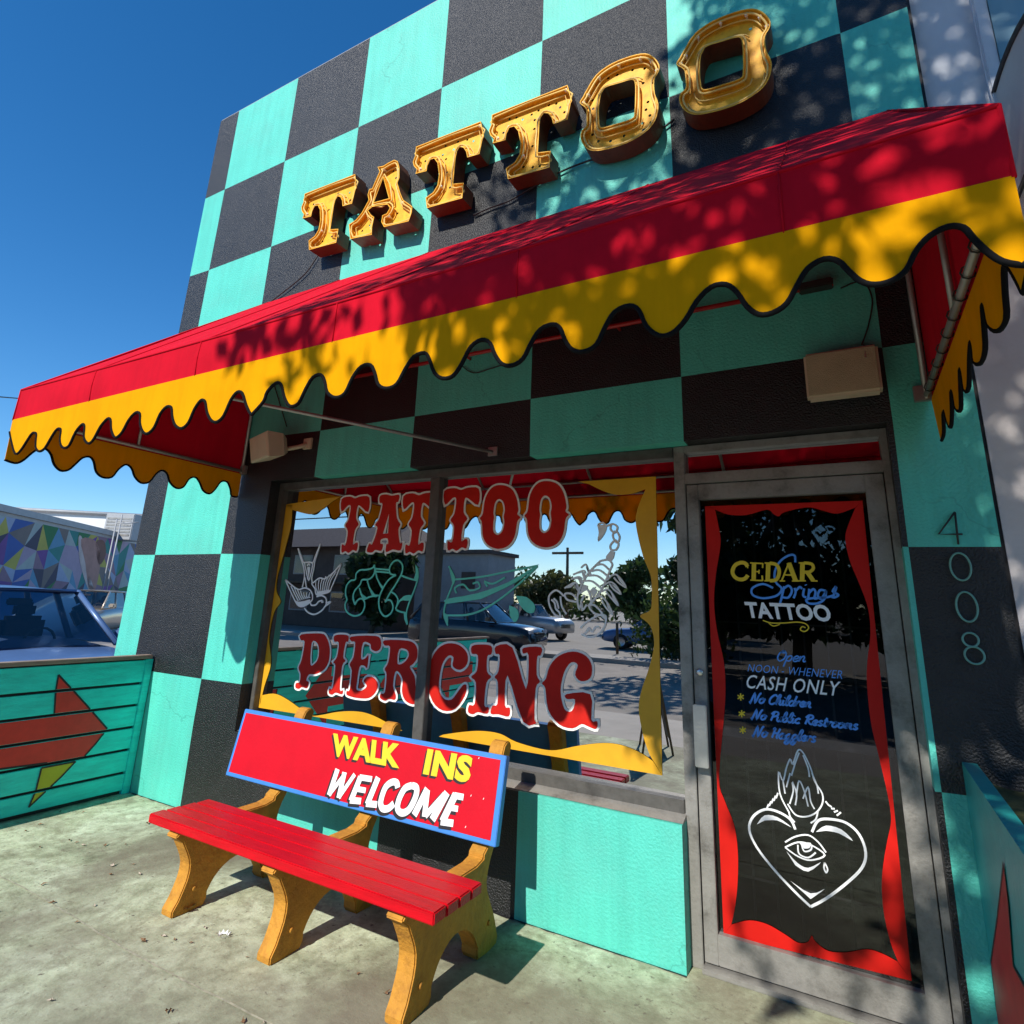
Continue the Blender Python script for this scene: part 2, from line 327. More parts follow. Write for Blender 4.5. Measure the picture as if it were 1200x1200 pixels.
def ramp_scaled(N, Lk, src, a, b, lo, hi):
    r = N.new('ShaderNodeMapRange'); r.interpolation_type = 'SMOOTHSTEP'
    for i, v in enumerate((a, b, lo, hi)): r.inputs[i + 1].default_value = v
    Lk.new(src, r.inputs[0]); return r.outputs[0]
def concrete():
    m = bpy.data.materials.new('stained_shaded_concrete'); m.use_nodes = True; t = m.node_tree; N = t.nodes; Lk = t.links
    b = N['Principled BSDF']; b.inputs['Roughness'].default_value = .82
    tc = N.new('ShaderNodeTexCoord')
    def noise(s, d, rr=.6, dist=0):
        n = N.new('ShaderNodeTexNoise'); n.inputs['Scale'].default_value = s; n.inputs['Detail'].default_value = d; n.inputs['Roughness'].default_value = rr; n.inputs['Distortion'].default_value = dist
        Lk.new(tc.outputs['Object'], n.inputs['Vector']); return n.outputs[0]
    def ramp(src, st):
        r = N.new('ShaderNodeValToRGB'); e = r.color_ramp.elements
        e[0].position, e[0].color = st[0][0], (*st[0][1], 1); e[1].position, e[1].color = st[-1][0], (*st[-1][1], 1)
        for p, c in st[1:-1]: x = e.new(p); x.color = (*c, 1)
        Lk.new(src, r.inputs[0]); return r.outputs[0]
    def mix(a, bb, f, mode='MIX'):
        x = N.new('ShaderNodeMix'); x.data_type = 'RGBA'; x.blend_type = mode
        for s, v in ((6, a), (7, bb)):
            if isinstance(v, tuple): x.inputs[s].default_value = (*v, 1)
            else: Lk.new(v, x.inputs[s])
        if isinstance(f, float): x.inputs[0].default_value = f
        else: Lk.new(f, x.inputs[0])
        return x.outputs[2]
    base = ramp(noise(1.6, 9, .68, .6), [(.34, (.26, .285, .18)), (.5, (.53, .585, .40)), (.66, (.68, .75, .56))])
    mott = ramp(noise(9, 9, .75), [(.36, (.52, .50, .46)), (.58, (1, 1, 1))])
    c1 = mix(base, mott, 1.0, 'MULTIPLY')
    spots = ramp(noise(30, 4, .6), [(.60, (0, 0, 0)), (.72, (1, 1, 1))])
    c2 = mix(c1, (.12, .10, .075), spots)
    big = ramp(noise(.55, 5, .6, .4), [(.5, (0, 0, 0)), (.64, (.75, .75, .75))])
    stn = ramp(noise(4.5, 9, .75, 1.2), [(.5, (0, 0, 0)), (.62, (.5, .5, .5))])
    c3 = mix(mix(c2, (.19, .16, .115), big), (.22, .20, .14), stn)
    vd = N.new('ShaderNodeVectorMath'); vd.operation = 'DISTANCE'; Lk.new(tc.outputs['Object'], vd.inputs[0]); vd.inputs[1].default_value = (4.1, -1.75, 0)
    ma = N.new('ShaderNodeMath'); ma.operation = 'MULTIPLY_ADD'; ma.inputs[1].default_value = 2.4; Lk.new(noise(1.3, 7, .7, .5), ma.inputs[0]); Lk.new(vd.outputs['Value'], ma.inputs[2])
    c3 = mix((.27, .26, .19), c3, ramp_scaled(N, Lk, ma.outputs[0], 1.5, 2.6, .5, 1))  # broad darker patch: dirt stain and soft tree shade mixed into the colour
    Lk.new(c3, b.inputs['Base Color'])
    bp = N.new('ShaderNodeBump'); bp.inputs['Strength'].default_value = .35; bp.inputs['Distance'].default_value = .01; Lk.new(noise(45, 6, .7), bp.inputs['Height']); Lk.new(bp.outputs[0], b.inputs['Normal'])
    return m
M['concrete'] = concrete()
# ================================================================== SETTING
def sheet(name, x0, x1, y0, y1, z, m, n=1, **k):
    mb = MB(); mb.grid(lambda a, b: (x0 + (x1 - x0) * a, y0 + (y1 - y0) * b, z), n, n)
    return mb.build(name, m, kind='structure', **k)
sheet('ground', -900, 900, -900, 900, -.22, M['lot'])
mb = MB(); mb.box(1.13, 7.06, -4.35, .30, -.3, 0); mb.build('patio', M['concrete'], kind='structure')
mb = MB(); mb.box(-80, 80, -6.3, -4.36, -.3, -.03); mb.build('pavement', M['walk'], kind='structure')
sheet('road', -120, 120, -16.0, -6.3, -.16, M['asphalt'])
mb = MB(); mb.box(-80, 80, -17.4, -16.0, -.3, -.03); mb.build('far_pavement', M['walk'], kind='structure')
sheet('parking_lot', -60, 1.12, -4.3, 40, -.10, M['asphalt'])

# ================================================================== SHOP
CX = [.60, .934, 1.891, 2.885, 3.836, 4.792, 5.753, 6.738, 7.065]
RZ = [6.896, 5.843, 4.864, 3.889, 2.889, 1.91, .929, -.2]
OX0, OXM, OX1, OZ0, OZ1 = 2.385, 5.68, 6.715, .605, 2.508
def teal_at(x, z):
    c = max(i for i in range(8) if x >= CX[i] or i == 0); r = max(i for i in range(7) if z <= RZ[i] or i == 0)
    return 0 if (c + r) % 2 == 1 else 1
shop = empty('tattoo_shop', (3.8, 0, 0), label='tattoo shop with teal and black checkerboard front wall and wide window', cat='building')
xs = sorted(set(CX + [OX0, OXM, OX1])); zs = sorted(set(RZ + [OZ0, OZ1, 0.0]))
JR = random.Random(21); JT = {}
def jit(x, y, z):
    k = (round(x, 3), round(z, 3))
    if k not in JT: JT[k] = (JR.uniform(-.006, .006) if x in CX[1:-1] else 0, JR.uniform(-.006, .006) if z in RZ[1:-1] else 0)
    return (x + JT[k][0], y, z + JT[k][1])
mb = MB()
def is_open(x, z): return (OX0 < x < OXM and OZ0 < z < OZ1) or (OXM < x < OX1 and -.2 < z < OZ1)
for a, b in zip(xs, xs[1:]):
    for c, d in zip(zs, zs[1:]):
        xm, zm = (a + b) / 2, (c + d) / 2
        if is_open(xm, zm): continue
        mi = teal_at(xm, zm)
        mb.quad(jit(a, 0, c), jit(b, 0, c), jit(b, 0, d), jit(a, 0, d), mi)
        D = .22
        if is_open(a - .003, zm): mb.quad(jit(a, 0, c), jit(a, 0, d), jit(a, D, d), jit(a, D, c), mi)
        if is_open(b + .003, zm): mb.quad(jit(b, 0, c), jit(b, D, c), jit(b, D, d), jit(b, 0, d), mi)
        if is_open(xm, c - .003): mb.quad(jit(a, 0, c), jit(a, D, c), jit(b, D, c), jit(b, 0, c), mi)
        if is_open(xm, d + .003): mb.quad(jit(a, 0, d), jit(b, 0, d), jit(b, D, d), jit(a, D, d), mi)
mb.build('checkered_wall', [M['teal'], M['black']], shop)
mb = MB(); mb.quad((.6, 0, -.2), (.6, 14, -.2), (.6, 14, 6.896), (.6, 0, 6.896)); mb.quad((7.06, 0, -.2), (7.06, 0, 6.896), (7.06, 14, 6.896), (7.06, 14, -.2)); mb.quad((.6, 14, -.2), (7.06, 14, -.2), (7.06, 14, 6.896), (.6, 14, 6.896))
mb.build('side_wall', M['plaster2'], shop)
mb = MB(); mb.box(.6, 7.06, .25, 14, 6.55, 6.62); mb.build('roof', M['greymetal'], shop)
mb = MB(); mb.box(.61, 7.06, .006, .25, 6.896, 6.912); mb.build('parapet_cap', M['greymetal'], shop)
mb = MB()  # interior room
mb.quad((.7, .3, 3.0), (7, .3, 3.0), (7, 6, 3.0), (.7, 6, 3.0)); mb.quad((.7, 6, 0), (7, 6, 0), (7, 6, 3), (.7, 6, 3)); mb.quad((.7, .3, 0), (.7, 6, 0), (.7, 6, 3), (.7, .3, 3)); mb.quad((7, .3, 0), (7, .3, 3), (7, 6, 3), (7, 6, 0))
mb.quad((.7, .23, 2.508), (7, .23, 2.508), (7, .23, 3), (.7, .23, 3))
mb.build('interior_wall', M['dark_in'], shop)
mb = MB(); mb.quad((.7, .23, .012), (7, .23, .012), (7, 6, .012), (.7, 6, .012)); mb.build('interior_floor', M['floor_in'], shop)

GY = .15          # glass plane
PY = GY - .004    # paint on the outside face of the glass
# --- shop window
mb = MB()
F0, F1 = .095, .19
mb.bbox(OX0 - .005, 2.43, F0, F1, .64, 2.505, .003)
mb.bbox(2.43, 5.672, F0, F1, 2.445, 2.505, .003)
mb.bbox(2.43, 5.672, F0, F1, .622, .688, .003)
mb.bbox(3.955, 4.035, F0 + .004, F1, .688, 2.445, .003)
win = mb.build('window', M['alu_shaded'], shop)
mb = MB(); mb.box(2.43, 3.955, GY, GY + .001, .688, 2.445); mb.build('pane', M['glass'], win)
mb = MB(); mb.box(4.035, 5.672, GY, GY + .001, .688, 2.445); mb.build('pane', M['glass'], win)
mb = MB(); mb.add([(OX0, .018, .607), (OXM, .018, .607), (OXM, .10, .63), (OX0, .10, .63), (OX0, .22, .63), (OXM, .22, .63), (OXM, .22, .60), (OX0, .22, .60)], [(0, 1, 2, 3), (3, 2, 5, 4), (0, 3, 4, 7), (1, 6, 5, 2)]); mb.build('sill', M['alu'], win)
mb = MB()
mb.tube([(2.50, .23, .76), (2.50, .23, 2.36), (3.90, .23, 2.36)], .007); mb.tube([(2.50, .23, .76), (3.9, .23, .76)], .007)
mb.tube([(4.10, .23, .74), (4.10, .23, 2.38), (5.60, .23, 2.38), (5.60, .23, .74), (4.10, .23, .74)], .007)
mb.build('border_tube', M['neon_red'], win)
# --- door
mb = MB()
mb.bbox(5.676, 5.735, F0, F1, .0, 2.505, .003)          # jambs and transom bars
mb.bbox(6.685, OX1 + .004, F0, F1, .0, 2.505, .003)
mb.bbox(5.735, 6.685, F0, F1, 2.465, 2.505, .003)
mb.bbox(5.735, 6.685, F0, F1, 2.285, 2.345, .003)
mb.bbox(5.735, 6.685, .06, .22, .0, .022, .003)
door = mb.build('door', M['alu'], shop)
mb = MB(); L0, L1 = .105, .165
mb.bbox(5.740, 5.803, L0, L1, .03, 2.28, .003); mb.bbox(6.600, 6.680, L0, L1, .03, 2.28, .003); mb.bbox(5.803, 6.600, L0, L1, 2.195, 2.28, .003); mb.bbox(5.803, 6.600, L0, L1, .03, .155, .003)
mb.build('door_leaf', M['alu'], door)
mb = MB(); mb.box(5.80, 6.602, .14, .141, .15, 2.20); mb.build('pane', M['doorglass'], door)
mb = MB(); mb.box(5.735, 6.685, GY, GY + .001, 2.345, 2.465); mb.build('transom_pane', M['glass'], door)
mb = MB(); mb.bbox(5.742, 5.808, .045, .065, .86, 1.145, .004); mb.bbox(5.762, 5.788, .065, .106, 1.10, 1.125, .002); mb.bbox(5.762, 5.788, .065, .106, .88, .905, .002); mb.build('handle', M['alu_bright'], door)
mb = MB(); Mx = Matrix.Translation((5.772, .106, 1.295)) @ Matrix.Rotation(math.pi / 2, 4, 'X'); mb.lathe([(.017, 0), (.017, .006), (.012, .009), (.0, .009)], 16, 0, Mx); mb.build('lock', M['alu_bright'], door)
mb = MB(); mb.bbox(5.815, 6.59, .155, .185, 1.00, 1.045, .004); mb.build('push_bar', M['whitewall'], door)
mb = MB()
for i in range(8): mb.tube([(5.84 + i * .105, .30, .15), (5.84 + i * .105, .30, 2.2)], .006, 6)
mb.tube([(5.8, .30, .35), (6.6, .30, .35)], .006, 6); mb.tube([(5.8, .30, 1.55), (6.6, .30, 1.55)], .006, 6)
mb.build('security_grille', M['steel'], door)

# --------- painted window letters (traced outlines, real size on the glass)
NY = (0, -1, 0)
def W(pts, y=PY): return [onY(p, y) for p in pts]
z6 = zf(280, 540, 4); z7 = zf(500, 540, 3.159); z8 = zf(280, 720, 5)
T_ = z6([(482,180),(520,168),(545,176),(572,167),(612,172),(606,240),(570,212),(557,216),(550,270),(562,298),(545,325),(535,390),(548,384),(558,388),(552,422),(535,418),(515,432),(500,424),(482,430),(484,392),(500,395),(511,330),(499,303),(515,275),(525,215),(512,210),(482,238)])
A_ = z6([(662,165),(690,158),(718,164),(752,160),(748,192),(737,200),(742,270),(758,298),(748,322),(755,385),(766,384),(758,420),(722,416),(690,428),(692,392),(700,390),(697,364),(668,368),(664,388),(676,392),(668,422),(640,418),(625,430),(600,424),(612,388),(626,390),(650,318),(640,300),(658,272),(674,204),(660,196)])
A_h = z6([(704,248),(700,340),(676,342)])
def tdelta(pts, base, ref, to):   # same letter painted further along: shift in the plane of the glass
    d = onY(to, PY) - onY(ref, PY)
    return [onY(p, PY) + d for p in pts]
Oo = cat(W(z7([(275,90),(312,102),(332,135),(340,180),(336,198),(347,210),(336,226),(326,280),(302,315),(264,326),(228,312),(209,280),(205,228),(197,213),(208,196),(218,138),(242,100)])), True, 4)
Oi = cat(W(z7([(268,142),(284,152),(290,180),(286,205),(288,230),(280,262),(262,275),(248,262),(247,232),(250,210),(248,190),(254,156)])), True, 4)
def put(A, holes=()):
    f = Vector((0, -.0022, 0)); mb = MB()
    mb.poly([[p + f for p in A]] + [[p + f for p in h] for h in holes], 0); mb.ribbon(A, .028, NY, 1, closed=True)
    for h in holes: mb.ribbon(h, .024, NY, 1, closed=True)
    mb.build('painted_letter', [M['letter_red'], M['letter_white']], win)
put(cat(W(T_), True, 3)); put(cat(W(A_), True, 3), [W(A_h)])
T2 = tdelta(T_, 0, z6([(482,180)])[0], z6([(772,166)])[0]); put(cat(T2, True, 3))
T3 = tdelta(T_, 0, z6([(482,180)])[0], z7([(66,112)])[0]); put(cat(T3, True, 3))
put(Oo, [Oi]); d = onY(z7([(445,75)])[0], PY) - onY(z7([(275,90)])[0], PY); put([p + d for p in Oo], [[p + d for p in Oi]])
P_o = z8([(365,118),(480,112),(512,132),(532,190),(530,262),(505,318),(455,348),(412,352),(396,385),(410,398),(400,432),(370,425),(352,436),(332,428),(336,402),(356,396),(362,350),(350,312),(368,268),(386,160),(365,152)])
P_h = z8([(428,165),(458,165),(470,205),(465,258),(445,288),(420,292)])
I_o = z8([(560,126),(600,118),(642,126),(640,160),(626,165),(612,248),(626,272),(606,302),(592,438),(610,445),(604,468),(568,458),(548,470),(528,462),(532,434),(550,430),(566,302),(554,280),(576,248),(586,165),(560,160)])
E_o = z8([(660,130),(800,126),(832,152),(830,198),(805,216),(776,202),(770,172),(728,166),(716,258),(740,258),(760,240),(752,312),(734,300),(708,308),(692,402),(690,440),(720,446),(750,420),(732,390),(752,366),(790,370),(816,410),(800,458),(760,490),(700,490),(660,482),(632,470),(634,448),(650,440),(662,330),(650,292),(672,250),(682,165),(660,158)])
R_o = z8([(855,152),(990,154),(1040,186),(1046,250),(1024,288),(1002,310),(1030,362),(1038,440),(1046,470),(1036,520),(1008,524),(972,500),(956,450),(960,382),(938,338),(916,340),(904,420),(920,472),(914,500),(880,494),(858,506),(828,490),(832,464),(856,456),(866,352),(855,320),(876,280),(886,190),(855,182)])
R_h = z8([(940,205),(985,207),(996,245),(966,283),(930,288)])
C_o = z7([(78,676),(120,682),(150,712),(150,752),(124,774),(97,760),(100,728),(80,722),(56,760),(46,838),(62,878),(92,884),(118,852),(136,830),(148,832),(142,870),(106,918),(60,924),(22,890),(5,820),(16,742),(42,696)])
I2_o = z7([(168,686),(205,680),(240,686),(240,716),(225,724),(224,780),(240,800),(222,822),(214,904),(230,912),(225,936),(190,930),(172,938),(154,930),(158,904),(178,900),(183,822),(165,800),(186,778),(190,720),(168,714)])
N_o = z7([(258,686),(318,692),(368,846),(378,720),(358,714),(360,692),(424,690),(422,720),(410,726),(408,792),(420,818),(404,842),(400,958),(412,968),(358,966),(300,794),(290,904),(308,914),(304,946),(266,938),(238,936),(244,906),(262,900),(264,820),(252,800),(266,780),(271,720),(256,714)])
G_o = z7([(542,706),(590,722),(612,760),(606,804),(572,816),(550,792),(560,756),(536,746),(510,782),(496,850),(510,918),(538,926),(550,884),(520,882),(518,864),(606,864),(610,958),(632,964),(628,992),(600,984),(574,974),(540,990),(490,975),(450,920),(440,842),(427,824),(442,806),(456,760),(490,722)])
for o, h in ((P_o, [P_h]), (I_o, []), (E_o, []), (R_o, [R_h]), (C_o, []), (I2_o, []), (N_o, []), (G_o, [])): put(cat(W(o), True, 3), [cat(W(x), True, 3) for x in h])
# yellow curtain border
mb = MB()
def bd(mb, straight, curve, y=PY): mb.poly([W(straight, y) + cat(W(curve, y), False, 4)])
bd(mb, z6([(78,1150),(215,205)]), z6([(250,205),(245,300),(215,420),(182,540),(176,610),(196,660),(165,710),(142,830),(150,950),(118,1060),(100,1140)]))
bd(mb, z8([(958,682),(95,543)]), z8([(110,480),(200,464),(270,490),(360,552),(420,592),(490,588),(560,574),(640,567),(720,572),(790,594),(860,630),(930,668)]))
bd(mb, z7([(872,1165),(45,1021)]), z7([(60,1014),(130,1004),(200,1000),(270,1010),(330,1040),(420,1066),(480,1071),(560,1055),(650,1045),(720,1052),(790,1080),(838,1112)]))
bd(mb, z7([(872,1164),(848,58)]), z7([(810,105),(780,180),(775,240),(800,350),(830,430),(833,520),(825,555),(790,575),(828,612),(842,680),(822,770),(795,850),(785,920),(800,1010),(822,1080),(840,1112)]))
bd(mb, z7([(850,58),(560,77)]), z7([(600,86),(650,110),(700,125),(760,122),(812,104)]))
bd(mb, z6([(480,166),(216,205)]), z6([(245,228),(290,242),(340,250),(390,228),(440,190)]))
mb.build('painted_border', M['win_yellow'], win)

def strokes(lines, tr, mb, wd, y=PY, smooth=4):
    for l in lines:
        wmul = 1; closed = False
        if isinstance(l, tuple): wmul, l = l
        P = cat(W(tr(l), y), False, smooth) if len(l) > 2 else W(tr(l), y)
        mb.ribbon(P, wd * wmul, NY)
def fills(polys, tr, mb, y=PY, sm=3):
    for p in polys: mb.poly([cat(W(tr(p), y), False, sm) if sm else W(tr(p), y)])
# swallow
sb = zf(320, 630, 12); mb = MB()
strokes([[(350,150),(375,210),(420,330),(440,350),(510,345),(560,350),(590,270),(665,90)], [(350,150),(380,260),(430,420),(440,560),(410,700)], [(665,90),(640,170),(590,330),(570,450),(545,560),(550,640)],
         [(450,560),(470,720)], [(440,350),(460,440),(500,600),(545,450),(560,350)], [(480,400),(500,370),(520,390)],
         [(170,590),(220,700),(290,850),(350,950),(430,965),(540,890),(555,820),(530,750),(480,715),(430,710),(360,730),(290,690),(230,640),(170,590)],
         [(960,365),(900,520),(830,680),(790,760),(700,790),(610,800),(590,720),(545,650),(570,630),(650,570),(720,580),(790,540),(860,480),(910,420),(960,365)],
         [(610,830),(680,815),(740,850),(750,920),(735,960),(680,1030),(580,1080),(490,1050),(440,990)], [(520,900),(540,950),(600,945),(640,900),(690,885)], [(690,885),(700,905),(680,910)], [(740,920),(810,905),(740,960)]], sb, mb, .0115)
for i in range(7):
    t = i / 6
    strokes([[(250 + 45 * i, 680 + 22 * min(i, 4)), (310 + 32 * i, 800 + 5 * i), (355 + 28 * i, 890 - 8 * i)]], sb, mb, .0095)
    strokes([[(600 + 48 * i, 610 - 22 * i), (600 + 35 * i, 690 - 14 * i), (625 + 25 * i, 770 - 4 * i)]], sb, mb, .0095)
fills([[(310,880),(360,900),(440,890),(520,870),(500,920),(420,968),(350,950)], [(615,760),(700,750),(790,730),(770,770),(700,795),(615,805)], [(350,150),(400,250),(425,330),(385,250)], [(665,90),(610,260),(590,300),(640,180)], [(480,420),(520,420),(500,590)]], sb, mb)
mb.build('swallow_drawing', M['line_white'], win)
# dagger
sd_ = zf(395, 640, 9.6); mb = MB()
strokes([[(420,210),(400,245),(330,265),(260,270),(215,310),(205,375),(150,390),(105,450),(95,540),(110,600),(90,660),(110,740),(190,785),(270,760),(310,680),(300,610),(260,590),(220,620),(200,660)],
         [(420,210),(425,280),(400,340),(350,375),(280,380),(260,430),(200,500),(180,570),(200,655)], [(430,270),(450,360),(490,440),(520,480)], [(435,255),(585,268)], [(435,285),(590,298)], [(340,385),(370,480),(430,560)], [(250,470),(280,550),(320,590)], [(300,605),(370,570),(470,555)],
         [(660,325),(600,310),(590,250),(620,190),(665,160),(710,175),(738,230),(725,310),(660,430),(600,520),(540,630)], [(665,325),(590,370),(530,450),(480,560),(470,650),(490,740),(540,790),(600,760),(630,690),(610,620),(570,605),(540,630)],
         [(720,330),(800,360),(890,385)], [(610,515),(660,550),(685,610),(660,710)], [(905,385),(870,490),(810,640),(780,760),(790,880)], [(660,710),(700,735),(770,750)], [(660,700),(720,600),(830,600)]], sd_, mb, .0125)
fills([[(880,205),(915,270),(912,380),(865,382),(885,300)], [(690,630),(740,570),(800,550),(840,560),(820,610),(740,610)], [(440,330),(480,410),(525,465),(500,480),(455,390)], [(360,480),(400,535),(470,550),(430,575),(390,555)], [(250,480),(290,545),(335,580),(300,610),(260,540)], [(170,560),(200,640),(240,600),(200,665),(172,600)], [(750,755),(780,755),(788,890),(755,820)]], sd_, mb)
strokes([[(82,390),(100,440),(72,520),(64,570),(78,610)], [(100,440),(200,430),(300,410),(410,388)], [(66,572),(150,570),(220,545),(300,490),(370,430),(410,390)], [(110,490),(105,470),(135,458),(160,480),(195,470),(190,450),(170,455)], [(225,465),(215,448),(245,455),(290,432)]], z7, mb, .012)
fills([[(72,530),(72,512),(180,492),(300,450),(415,382),(330,450),(200,512)], [(82,390),(105,430),(98,460),(88,420)], [(62,560),(78,575),(78,612)], [(330,500),(370,505),(400,535),(395,562),(370,560),(345,535)], [(305,535),(335,550),(340,580),(325,598),(308,575)]], z7, mb)
mb.build('dagger_drawing', M['turq'], win)
# scorpion
ss = zf(630, 600, 7.5); mb = MB()
strokes([[(530,110),(545,180),(535,245),(580,190),(600,130),(570,95),(530,110)], [(600,125),(660,105),(700,130),(690,170),(670,180),(640,150),(645,110)], [(690,160),(720,220),(700,270),(670,240),(660,200),(680,165)], [(680,245),(640,290),(645,330),(690,330),(710,280),(680,245)],
         [(550,430),(620,420),(655,460),(640,500)], [(510,470),(570,460),(630,510)], [(640,500),(600,600),(550,700),(480,790),(440,830)], [(550,430),(460,520),(400,610),(355,720),(350,790)],
         [(470,520),(540,510),(610,560)], [(440,560),(520,560),(590,610)], [(410,605),(480,610),(555,670)], [(360,720),(420,680),(450,700),(470,770),(460,820)], [(410,730),(390,770),(380,800)], [(350,790),(365,850),(385,800),(395,860),(430,815)],
         [(350,770),(300,720),(240,720),(260,770),(340,790)], [(230,740),(190,700),(150,690),(100,740),(105,820),(150,900),(205,925)], [(200,740),(210,820),(240,880),(255,895)], [(120,770),(150,800),(160,850),(190,880),(200,920)], [(140,760),(170,790),(185,850)],
         [(450,820),(500,820),(560,880),(560,905),(500,890),(460,850),(450,820)], [(560,900),(600,920),(590,1000),(540,1070),(460,1100),(385,1075)], [(540,905),(440,960),(375,1020)], [(430,1050),(450,1020),(480,1050),(510,1010),(550,1020)], [(400,1075),(450,1040)]], ss, mb, .0115)
for a in ([(610,600),(650,560),(690,550),(740,600),(775,660),(710,620),(670,575)], [(590,640),(640,615),(690,650),(730,720),(670,680),(630,630)], [(560,700),(620,680),(670,740),(708,820),(650,760),(600,700)], [(480,780),(540,740),(590,770),(630,830),(660,900),(600,840),(560,770)],
          [(440,500),(420,460),(380,490)], [(420,540),(400,515),(310,550)], [(390,590),(360,570),(295,590)], [(360,680),(330,620),(235,670)], [(450,540),(430,480),(470,560)], [(410,590),(395,530),(425,580)], [(385,640),(360,580),(400,620)], [(365,710),(330,640),(370,690)]):
    strokes([a], ss, mb, .010)
fills([[(535,115),(590,110),(595,150),(540,240)], [(600,390),(640,340),(680,350),(670,400),(650,430),(600,410)], [(380,690),(400,635),(440,650),(440,680)], [(460,690),(490,660),(525,690),(490,760)], [(545,905),(560,880),(600,920),(595,950)], [(700,570),(740,600),(772,658),(720,610)], [(645,630),(690,655),(728,715),(680,670)], [(640,700),(680,750),(705,815),(660,760)], [(600,790),(630,840),(658,895),(615,840)], [(235,672),(300,630),(335,625),(290,665)], [(300,590),(350,570),(380,590)], [(312,550),(380,518),(405,530)]], ss, mb, sm=0)
mb.build('scorpion_drawing', M['line_white'], win)

# --------- door paintings
DY = .136
zd1 = zf(800, 540, 3.75); zd2 = zf(800, 840, 3.3333)
def WD(pts): return W(pts, DY)
mb = MB()
def bdd(st, cu): mb.poly([WD(st) + cat(WD(cu), False, 4)])
bdd(zd2([(160,850)]) + zd1([(98,200)]), zd1([(140,205),(160,300),(166,370),(146,500),(138,620),(150,740),(180,880),(188,1000),(182,1120)]) + zd2([(142,240),(165,330),(200,420),(215,520),(215,640),(205,740),(190,812)]))
bdd(zd2([(895,1032),(160,850)]), zd2([(192,811),(260,795),(330,810),(400,850),(450,882),(488,880),(504,856),(520,880),(570,915),(640,920),(720,908),(780,925),(838,955)]))
bdd(zd2([(895,1032)]) + zd1([(790,175)]), zd1([(758,208),(725,290),(715,345),(735,440),(780,550),(815,650),(825,760),(812,880),(810,980)]) + zd2([(735,20),(765,150),(800,300),(814,400),(800,480),(786,560),(778,650),(785,760),(812,880),(842,958)]))
bdd(zd1([(791,175),(98,200)]), zd1([(145,215),(200,236),(280,238),(370,215),(400,235),(422,244),(442,228),(500,212),(560,205),(620,220),(680,232),(758,206)]))
mb.build('painted_border', M['door_red'], door)
# flaming heart
zh = zd2; mb = MB()
heart = [(500,742),(440,685),(360,600),(290,510),(260,440),(275,390),(320,362),(370,370),(420,400),(440,440)], [(500,742),(560,710),(640,650),(700,590),(715,530),(690,460),(640,415),(580,400),(530,405),(505,450)]
strokes([list(h) for h in heart], zh, mb, .0105, DY)
strokes([[(415,370),(420,390),(438,412)], [(528,370),(520,400),(500,415)], [(415,372),(380,300),(375,215),(392,250),(405,200),(420,165),(430,185),(450,132),(470,140),(500,200),(515,250),(545,300),(545,340),(520,375),(480,390),(440,382),(410,340)], [(392,250),(400,300)], [(425,230),(440,180),(455,140)], [(405,275),(420,220)], [(470,150),(490,200),(495,235)], [(418,340),(432,290),(428,255),(445,300),(440,345)], [(445,300),(455,250),(475,290),(490,350)], [(470,320),(490,275),(500,330),(515,360)], [(505,220),(525,270),(530,300)],
         [(400,490),(440,468),(490,462),(530,490),(560,530)], [(400,510),(450,490),(500,500),(555,540),(500,560),(450,545),(400,510)], [(450,500),(455,535),(490,550),(520,530)], [(465,500),(475,525),(500,520),(505,500)], [(555,570),(566,595),(560,608),(552,590),(555,570)]], zh, mb, .0065, DY)
fills([[(290,420),(320,385),(370,392),(425,432),(370,405),(320,405)], [(520,450),(560,425),(620,440),(665,485),(610,455),(560,445)], [(420,640),(500,690),(555,672),(500,712)], [(405,525),(450,572),(490,590),(540,568),(490,605),(440,580)], [(455,492),(500,492),(495,512),(475,515)]], zh, mb, DY)
for i in range(5):
    strokes([[(372 - 9 * i, 297 + 11 * i), (368 - 9 * i - 3, 318 + 10 * i)], [(558 + 11 * i, 330 + 14 * i), (570 + 12 * i, 345 + 12 * i - i * 5)]], zh, mb, .007, DY)
mb.build('flaming_heart_drawing', M['line_white'], door)

def text_mesh(s, offset=0, spacing=1.0):
    cu = bpy.data.curves.new('t', 'FONT'); cu.body = s; cu.offset = offset; cu.space_character = spacing; cu.resolution_u = 3
    o = bpy.data.objects.new('t', cu); COL.objects.link(o); dg = bpy.context.evaluated_depsgraph_get(); dg.update()
    me = bpy.data.meshes.new_from_object(o.evaluated_get(dg)); vs = [v.co.copy() for v in me.vertices]; fs = [tuple(p.vertices) for p in me.polygons]
    bpy.data.objects.remove(o); bpy.data.curves.remove(cu); bpy.data.meshes.remove(me); return vs, fs
def place_text(mb, vs, fs, bl, br, tl, nrm=None, lift=0, mi=0):
    x0 = min(v.x for v in vs); x1 = max(v.x for v in vs); y0 = min(v.y for v in vs); y1 = max(v.y for v in vs)
    U = br - bl; V = tl - bl
    off = Vector(nrm) * lift if nrm else Vector()
    mb.add([bl + U * ((v.x - x0) / (x1 - x0)) + V * ((v.y - y0) / (y1 - y0)) + off for v in vs], fs, mi)
